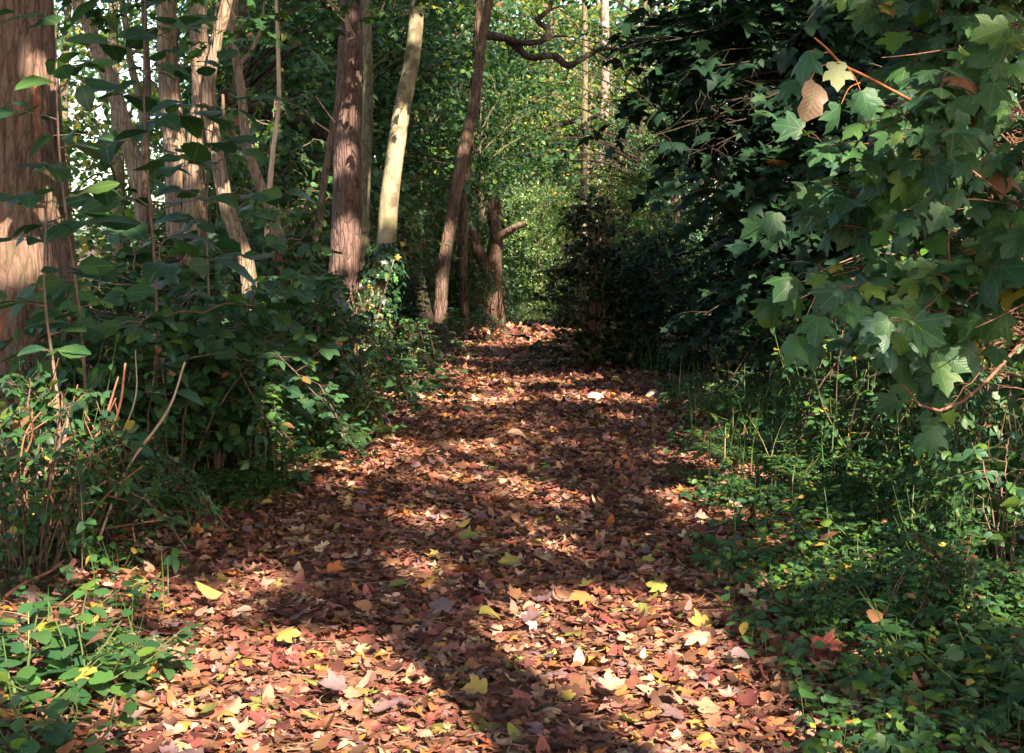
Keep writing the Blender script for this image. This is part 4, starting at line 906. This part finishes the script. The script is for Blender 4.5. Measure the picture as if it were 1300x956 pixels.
# ------------------------------------------------------------------ wood behind
def wood_proto(seed, lmat, nm, H=9.0, rad=2.2, ncl=150, per=34, ls=.155):
    rng = np.random.default_rng(seed); root = thing(nm, (0, 0, 0), '', '')
    ln = np.array([[0, 0, -.1], [.1, 0, 2.5], [rng.normal(0, .25), .1, 5.5], [rng.normal(0, .4), 0, H]])
    mb = MB(); tube(mb, ln, [.13, .11, .08, .03], 10, 40, .1, seed, 7)
    z = .5 + (H - .8) * rng.random(ncl); a = rng.uniform(0, 6.28, ncl); r = rad * np.sqrt(rng.random(ncl)) * (.75 + .45 * np.sin(z * 1.1 + seed) * .5)
    cc = np.stack([np.cos(a) * r, np.sin(a) * r, z], 1)
    for c in cc[::4]:
        s = np.array([np.interp(c[2] * .8, ln[:, 2], ln[:, q]) for q in range(3)]); tube(mb, [s, (s + c) / 2 + [0, 0, .2], c], [.03, .02, .008], 4, 6)
    link('trunk', mb.mesh('trunk', M['greytrunk']), root)
    P = np.repeat(cc, per, 0) + rng.normal(size=(ncl * per, 3)) * np.array([.34, .34, .11])
    D = nrm(rng.normal(size=P.shape) * [1, 1, .5] + [0, 0, -.4]); N = nrm(rng.normal(size=P.shape) * .55 + [0, -.2, 1.0])
    mb = MB(); leaves(mb, DIA, P, D, N, ls * rng.uniform(.6, 1.3, len(P)), rng); link('crown', mb.mesh('crown', lmat), root)
    return root
WP = {'g': [wood_proto(401, M['far'], 'woodland_tree'), wood_proto(402, M['far'], 'woodland_tree')], 'a': [wood_proto(403, M['autumn'], 'woodland_tree')], 'b': [wood_proto(406, M['farglow'], 'woodland_tree', rad=2.4)], 's': [wood_proto(404, M['autumn'], 'woodland_tree', ncl=60)]}
wn = 0
WL = {'b': 'small tree at the end of the path, sun glow painted into its pale green leaves', 'g': 'green woodland tree, leafy down to the ground, in the wood behind the path trunks', 'a': 'yellowing woodland tree, leafy down to the ground, beyond the end of the path', 's': 'sparse yellowing tree with thin crown in the wood behind'}
for kd, u, Y, s in [('s',150,20,.8),('s',90,26,.9),('s',215,24,.8),('g',-60,22,1),('g',300,22,.8),('g',345,27,.9),('g',395,24,.85),('g',450,22.5,.7),('g',505,25,.8),('g',540,28,.8),('g',580,33,.8),('g',612,25.5,.55),('g',480,31,.9),('g',405,33,1.0),('g',310,33,1.1),
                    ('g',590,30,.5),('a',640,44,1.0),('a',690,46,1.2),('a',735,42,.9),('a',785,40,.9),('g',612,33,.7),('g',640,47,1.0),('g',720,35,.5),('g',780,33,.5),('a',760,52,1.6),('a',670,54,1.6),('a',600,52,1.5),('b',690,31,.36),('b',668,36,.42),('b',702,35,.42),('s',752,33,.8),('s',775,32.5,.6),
                    ('g',830,30,.5),('g',860,25,.5),('g',910,22,.5),('g',975,24,.6),('g',1050,20,.6),('g',1140,18,.7),('g',1240,16,.7),('g',1340,15,.8),('a',840,42,1.1),('a',800,27,.35),('g',680,60,1.2),('g',560,44,1.2),('g',520,40,1.1),('g',440,42,1.2),('g',250,36,1.0),('g',365,40,1.3)]:
    L = WP[kd]; pr = L[wn % len(L)]; wn += 1
    o = pr if pr.name not in used else copy_tree(pr); used.add(pr.name)
    x = (u - 650) / F * Y; o.location = onland([x, Y, 0]); o.rotation_euler = (0, 0, wn * 1.7); o.scale = (s, s, s); tag(o, WL[kd], 'tree', {'s': 'sparse yellowing trees', 'b': 'pale trees at the path end'}.get(kd, 'trees of the wood behind'))
# far mass of the wood
rng = np.random.default_rng(405); N_ = 60000; mb = MB()
X = rng.uniform(-34, 34, N_); Y_ = rng.uniform(60, 74, N_); Z = 15 * rng.random(N_) - 1.8
gap = (X / Y_ * F + 650 > 40) & (X / Y_ * F + 650 < 235); k = ~gap | (rng.random(N_) < .25); X, Y_, Z = X[k], Y_[k], Z[k]
n_ = len(X); leaves(mb, DIA, np.stack([X, Y_, Z], 1), rng.normal(size=(n_, 3)), nrm(rng.normal(size=(n_, 3)) * .6 + [0, -.4, 1]), .42 * rng.uniform(.6, 1.3, n_), rng)
tag(link('distant_woodland', mb.mesh('distant_woodland', M['far'])), 'green mass of distant woodland', 'woodland', kind='stuff')

# unseen trees added to shade the path, crowns cut open for sun patches
rng = np.random.default_rng(500)
for k, (x, y, h) in enumerate([(4.5,-3,9.5),(8,2,10.5),(6,8,9.5),(1.5,-8,10.5),(9,-7,11.5),(-3.8,-3,9),(5,-13,12.5),(0,-15,12.5),(10,12,10),(-4.5,-9,11),(11,-14,13),(-6.5,2,9),(2.7,1.2,9),(-1.8,-1.8,9.5),(1.5,-4,10.5),(4,3.6,9),(-3.2,1.6,9.5),(6,-5.5,10),(4.4,5,9.5),(-4.4,5,10),(2.4,0,10),(7.5,3.5,9.5),(10.5,16,12.5),(9.5,21,13),(6.2,12,10.5),(-7.5,16,12),(11.5,26,13),(-9.5,22,13)]):
    lx, ly = {(4.4,5): (-3.4,2.0), (-4.4,5): (3.0,2.6), (2.4,0): (-2.4,3.0), (6.2,12): (-3.6,-.5)}.get((x, y), (0, 0)); best = None
    for q in range(60):                              # stand where the trunk leaves the shafts open
        x2, y2 = x + rng.normal(0, 1.2), min(y + .5, y + rng.normal(0, 1.0))
        if y2 > 2.5 and abs(x2) < .40 * y2 + 1: continue
        b2 = onland([x2, y2, 0]); l2 = np.array([b2 - [0, 0, .1], b2 + [.1 + .1 * lx, .1, h * .4], b2 + [-.1 + .45 * lx, .2 + .45 * ly, h * .7], b2 + [lx, ly, h]])
        l3 = smooth_line(l2, 60)
        if np.linalg.norm(l3 - [0, 0, CAMH], axis=1).min() < 1.3 or (abs(x2) < .9 and y2 > -2): continue
        bad = (~carve(l3, .16)).sum()
        if best is None or bad < best[0]: best = (bad, b2, l2)
    base, ln = best[1:]; BAD = globals().setdefault('BAD', []); BAD.append((k, best[0]))
    root = thing('added_shade_tree', base, 'unseen tall tree added beside the viewer to shade the path, crown cut open for sun patches', 'tree', 'added shade trees beside the viewer')
    mb = MB(); tube(mb, ln - base, [.2, .17, .12, .06], 14, 60, .1, k, 10); link('trunk', mb.mesh('trunk', M['ruddy']), root)
    me, lb = make_crown(rng, ln, h, (3.5, 3.5, 2.2), 235, 60, .155, .55, M['canopy'], base, M['ruddy']); link('crown', me, root); link('limbs', lb, root)

# ------------------------------------------------------------------ fallen leaves
rng = np.random.default_rng(600); mb = MB()
def litter(n, xr, yr, dens, tpls, size, zmax):
    Y = yr[0] + (yr[1] - yr[0]) * rng.random(n); X = rng.uniform(xr[0], xr[1], n)
    e = np.abs(X - pc(Y)) - ph(Y); keep = rng.random(n) < dens(X, Y, e); X, Y = X[keep], Y[keep]; m = len(X)
    bare = (np.hypot((X + 1.1) / .45, (Y - 6.2) / .35) < 1) & (rng.random(m) < .5); X, Y = X[~bare], Y[~bare]; m = len(X)
    a = rng.uniform(0, 6.28, m);     D = np.stack([np.cos(a), np.sin(a), rng.normal(0, .2, m)], 1); N = nrm(rng.normal(0, .27, (m, 3)) + [0, 0, 1])
    P = np.stack([X, Y, gz(X, Y) + .012 + zmax * rng.random(m)], 1); P[:, :2] -= D[:, :2] * size * .5
    leaves(mb, tpls, P, D, N, size * rng.uniform(.55, 1.25, m), rng)
dn = lambda X, Y, e: np.where(e < 0, 1.0, np.clip(1 - e / .9, .18, 1))
litter(15000, (-3.6, 3.6), (3.6, 10), dn, LIT_M, .067, .025)
litter(15000, (-3.6, 3.6), (3.6, 10), dn, LIT_O + LIT_B + LIT_B, .054, .025)
litter(5500, (-3.6, 3.6), (3.6, 10), dn, LIT_K, .07, .025)
litter(28000, (-4.5, 4.5), (10, 20), dn, LIT_M[:3] + LIT_O[:3] + LIT_B[:3], .072, .03)
litter(13000, (-4, 4), (20, 34), dn, LIT_O, .09, .03)
litter(20000, (-3.6, 3.6), (3.6, 11), dn, LIT_O[:2] + LIT_B, .034, .02)
tag(link('leaf_litter', mb.mesh('leaf_litter', M['litter'])), 'brown and orange fallen leaves carpeting the path', 'leaf litter', kind='stuff')

tm = MB(); rt = np.random.default_rng(611)
for k in range(420):
    Y = 4 + 13 * rt.random() ** 1.4; X = pc(Y) + rt.normal(0, 1.0); a = rt.uniform(0, 3.14); L_ = rt.uniform(.04, .22); d = np.array([np.cos(a), np.sin(a), 0]) * L_ / 2; z = float(gz(X, Y)) + .035
    c = np.array([X, Y, z]); r = rt.uniform(.0012, .003); tube(tm, [c - d, c + rt.normal(0, .012, 3) * [1, 1, .4], c + d + [0, 0, rt.uniform(-.005, .02)]], [r, r, r * .6], 4, 6)
tag(link('twig_litter', tm.mesh('twig_litter', M['twig'])), 'small twigs scattered among the fallen leaves', 'twigs', kind='stuff')
FL = [(622,800,'fallen_yellowgreen','o',.13,'large yellow-green leaf lying in the near sunlit patch of the path'),(265,776,'fallen_yellow','o',.15,'long pale yellow leaf on the near left of the path'),
      (368,828,'fallen_yellow','m',.12,'yellow leaf in the sunny strip at the near left'),(645,736,'fallen_yellowgreen','m',.13,'yellow-green lobed leaf on the shaded path above the sunlit patch'),
      (598,702,'fallen_green','m',.13,'olive green leaf in the middle of the shaded path'),(655,562,'fallen_tan','o',.20,'curled tan leaf lying in the far middle of the path'),
      (558,790,'fallen_mauve','m',.14,'dark mauve leaf at the corner of the near sunlit patch'),(1052,850,'fallen_red','m',.15,'big reddish-brown leaf at the near right by the ground ivy'),
      (942,858,'fallen_mauve','o',.12,'mauve-grey leaf at the near right edge of the path'),(832,768,'fallen_yellowgreen','m',.12,'yellow-green leaf right of the near sunlit patch'),
      (588,686,'fallen_yellow','o',.10,'narrow bright yellow leaf in the middle of the path'),(488,560,'fallen_green','m',.20,'olive leaf at the far left edge of the path'),
      (363,580,'fallen_orange','m',.16,'orange-brown leaf standing up at the left path edge'),(338,655,'fallen_yellow','o',.10,'small yellow leaf at the left of the path'),
      (755,513,'fallen_cream','m',.2,'sunlit cream leaf on the right of the far path'),(828,509,'fallen_cream','o',.2,'flat pale leaf at the right end of the far sunny strip'),
      (530,514,'fallen_cream','o',.2,'flat pale leaf at the left end of the far sunny strip'),(428,745,'fallen_orange','m',.11,'orange leaf on the left half of the shaded path'),
      (880,835,'fallen_tan','m',.14,'tan leaf at the right end of the near sunlit patch'),(310,796,'fallen_cream','o',.09,'whitish leaf on the near left'),
      (735,782,'fallen_orange','m',.12,'orange leaf at the back of the near sunlit patch'),(505,762,'fallen_green','o',.10,'green leaf on the bare earth at near left'),
      (785,492,'fallen_yellow','o',.22,'yellow leaf at the foot of the dark rounded bush'),(930,660,'fallen_cream','m',.12,'pale leaf in the sunny strip right of the path'),
      (690,610,'fallen_green','o',.13,'dull green leaf in the far middle of the shaded path'),(125,568,'fallen_orange','m',.07,'small orange leaf caught beside the dry canes'),
      (255,655,'fallen_orange','o',.11,'orange leaf at the foot of the massive trunk'),(965,700,'fallen_orange','o',.12,'orange leaf on the right of the path'),
      (600,905,'fallen_yellow','m',.12,'yellow lobed leaf at the very bottom centre'),(780,900,'fallen_tan','m',.12,'tan lobed leaf at the bottom right of centre'),(420,900,'fallen_mauve','m',.12,'mauve leaf at the bottom left of centre')]
rl = np.random.default_rng(601)
for u, v, mt, sh_, s, lab in FL:
    p = onland(gp(u, v)); mbl = MB(); a = rl.uniform(-.6, .6) + (0 if rl.random() < .5 else 3.14)
    tp = (LIT_M if sh_ == 'm' else LIT_O)[int(rl.integers(0, 3))]; d = np.array([np.cos(a), np.sin(a), rl.uniform(-.05, .25)]); up = 'standing' in lab
    if up: d = np.array([.2, .1, 1])
    n = np.array([.1, -1, .3]) if up else np.array([rl.normal(0, .15), -.35, 1]); z = .05 + (.03 if not up else 0) + (.12 if 'caught' in lab else 0)
    s *= .72; leaves(mbl, [tp], [-nrm(d) * s * .5 + [0, 0, z + (s * .4 if up else 0)]], [d], [n], [s], rl)
    tag(link('fallen_leaf', mbl.mesh('fallen_leaf', M[mt]), None, p), lab, 'leaf', 'single leaves lying on the path')

# ------------------------------------------------------------------ ground cover and grass
mb = MB(); gm = MB()
def cover(n, xr, yr, prob, ls, h, tpls, npl=(3, 6)):
    X = rng.uniform(*xr, n); Y = rng.uniform(*yr, n); e = np.abs(X - pc(Y)) - ph(Y); cl = fbm(X * 1.7 + 3, Y * 1.5)
    k = rng.random(n) < prob(X, Y, e, cl); X, Y = X[k], Y[k]; rep = rng.integers(*npl, len(X)); X = np.repeat(X, rep); Y = np.repeat(Y, rep); m = len(X)
    P = np.stack([X + rng.normal(0, ls * .7, m), Y + rng.normal(0, ls * .7, m), np.zeros(m)], 1); P[:, 2] = gz(P[:, 0], P[:, 1]) + .02 + h * rng.random(m)
    a = rng.uniform(0, 6.28, m); D = np.stack([np.cos(a), np.sin(a), rng.normal(-.1, .25, m)], 1); N = nrm(rng.normal(0, .33, (m, 3)) + [0, -.15, 1])
    leaves(mb, tpls, P, D, N, ls * rng.uniform(.6, 1.25, m), rng)
    st = rng.random(m) < .35
    for p in P[st][:2500]: tube(gm, [p, [p[0] + rng.normal(0, .01), p[1], float(gz(p[0], p[1]))]], [.0012, .0016], 3, cap=False)
rightp = lambda X, Y, e, cl: np.where((X > pc(Y)) & (e > -.12 + .25 * cl - .1), np.clip(.35 + e * .9 + cl * .8, 0, 1), 0)
leftp = lambda X, Y, e, cl: np.where((X < pc(Y)) & (e > .02 - .25 * cl), np.clip(.15 + e * .6 + cl * .9, 0, 1), 0)
MIX = ROUND[:2] + OVATE_LOW + MAPLE_LOW; SM = OVATE_LOW + MAPLE_LOW
cover(2000, (.8, 3.4), (3.6, 8), rightp, .054, .09, MIX); cover(2800, (.8, 3.4), (3.6, 8), rightp, .034, .12, SM)
cover(1700, (.8, 4), (7, 14), rightp, .050, .09, MIX); cover(2600, (.8, 4), (7, 14), rightp, .034, .12, SM)
cover(1300, (-4, -.9), (3.8, 8.5), leftp, .052, .07, MIX); cover(1300, (-4, -.9), (3.8, 8.5), leftp, .034, .10, SM)
cover(1700, (-4.5, -.9), (8, 15), leftp, .052, .09, MIX); cover(1500, (-4.5, -.9), (8, 15), leftp, .034, .12, SM)
cover(1500, (-5, 5), (14, 26), lambda X, Y, e, cl: np.where(e > .1, np.clip(.4 + cl, 0, 1), 0), .075, .12, ROUND)
tag(link('ground_cover', mb.mesh('ground_cover', M['cover'])), 'low round-leaved green ground cover along both path edges', 'ground cover', kind='stuff')
tag(link('leaf_stalks', gm.mesh('leaf_stalks', M['greenstem'])), 'thin stalks under the ground cover leaves', 'ground cover', kind='stuff')
mb = MB(); n = 9000; X = rng.uniform(-4.5, 4.5, n); Y = rng.uniform(4, 17, n); e = np.abs(X - pc(Y)) - ph(Y); k = rng.random(n) < np.where(e > 0, np.clip(.25 + .8 * fbm(X * 2, Y * 2), .03, 1), 0)
X, Y = X[k], Y[k]; m = len(X); a = rng.uniform(0, 6.28, m); D = np.stack([np.cos(a) * .5, np.sin(a) * .5, np.ones(m)], 1)
Lg = rng.uniform(.10, .34, m) * np.clip(Y / 7, .6, 1.2); BL = [ovate(6, .011, .3, c) for c in (.3, .7, 1.1)]
leaves(mb, BL, np.stack([X, Y, gz(X, Y)], 1), D, np.stack([-np.cos(a), -np.sin(a), np.full(m, .5)], 1) * -1, Lg, rng)
tag(link('grass', mb.mesh('grass', M['grass'])), 'thin grass blades scattered through the undergrowth', 'grass', kind='stuff')
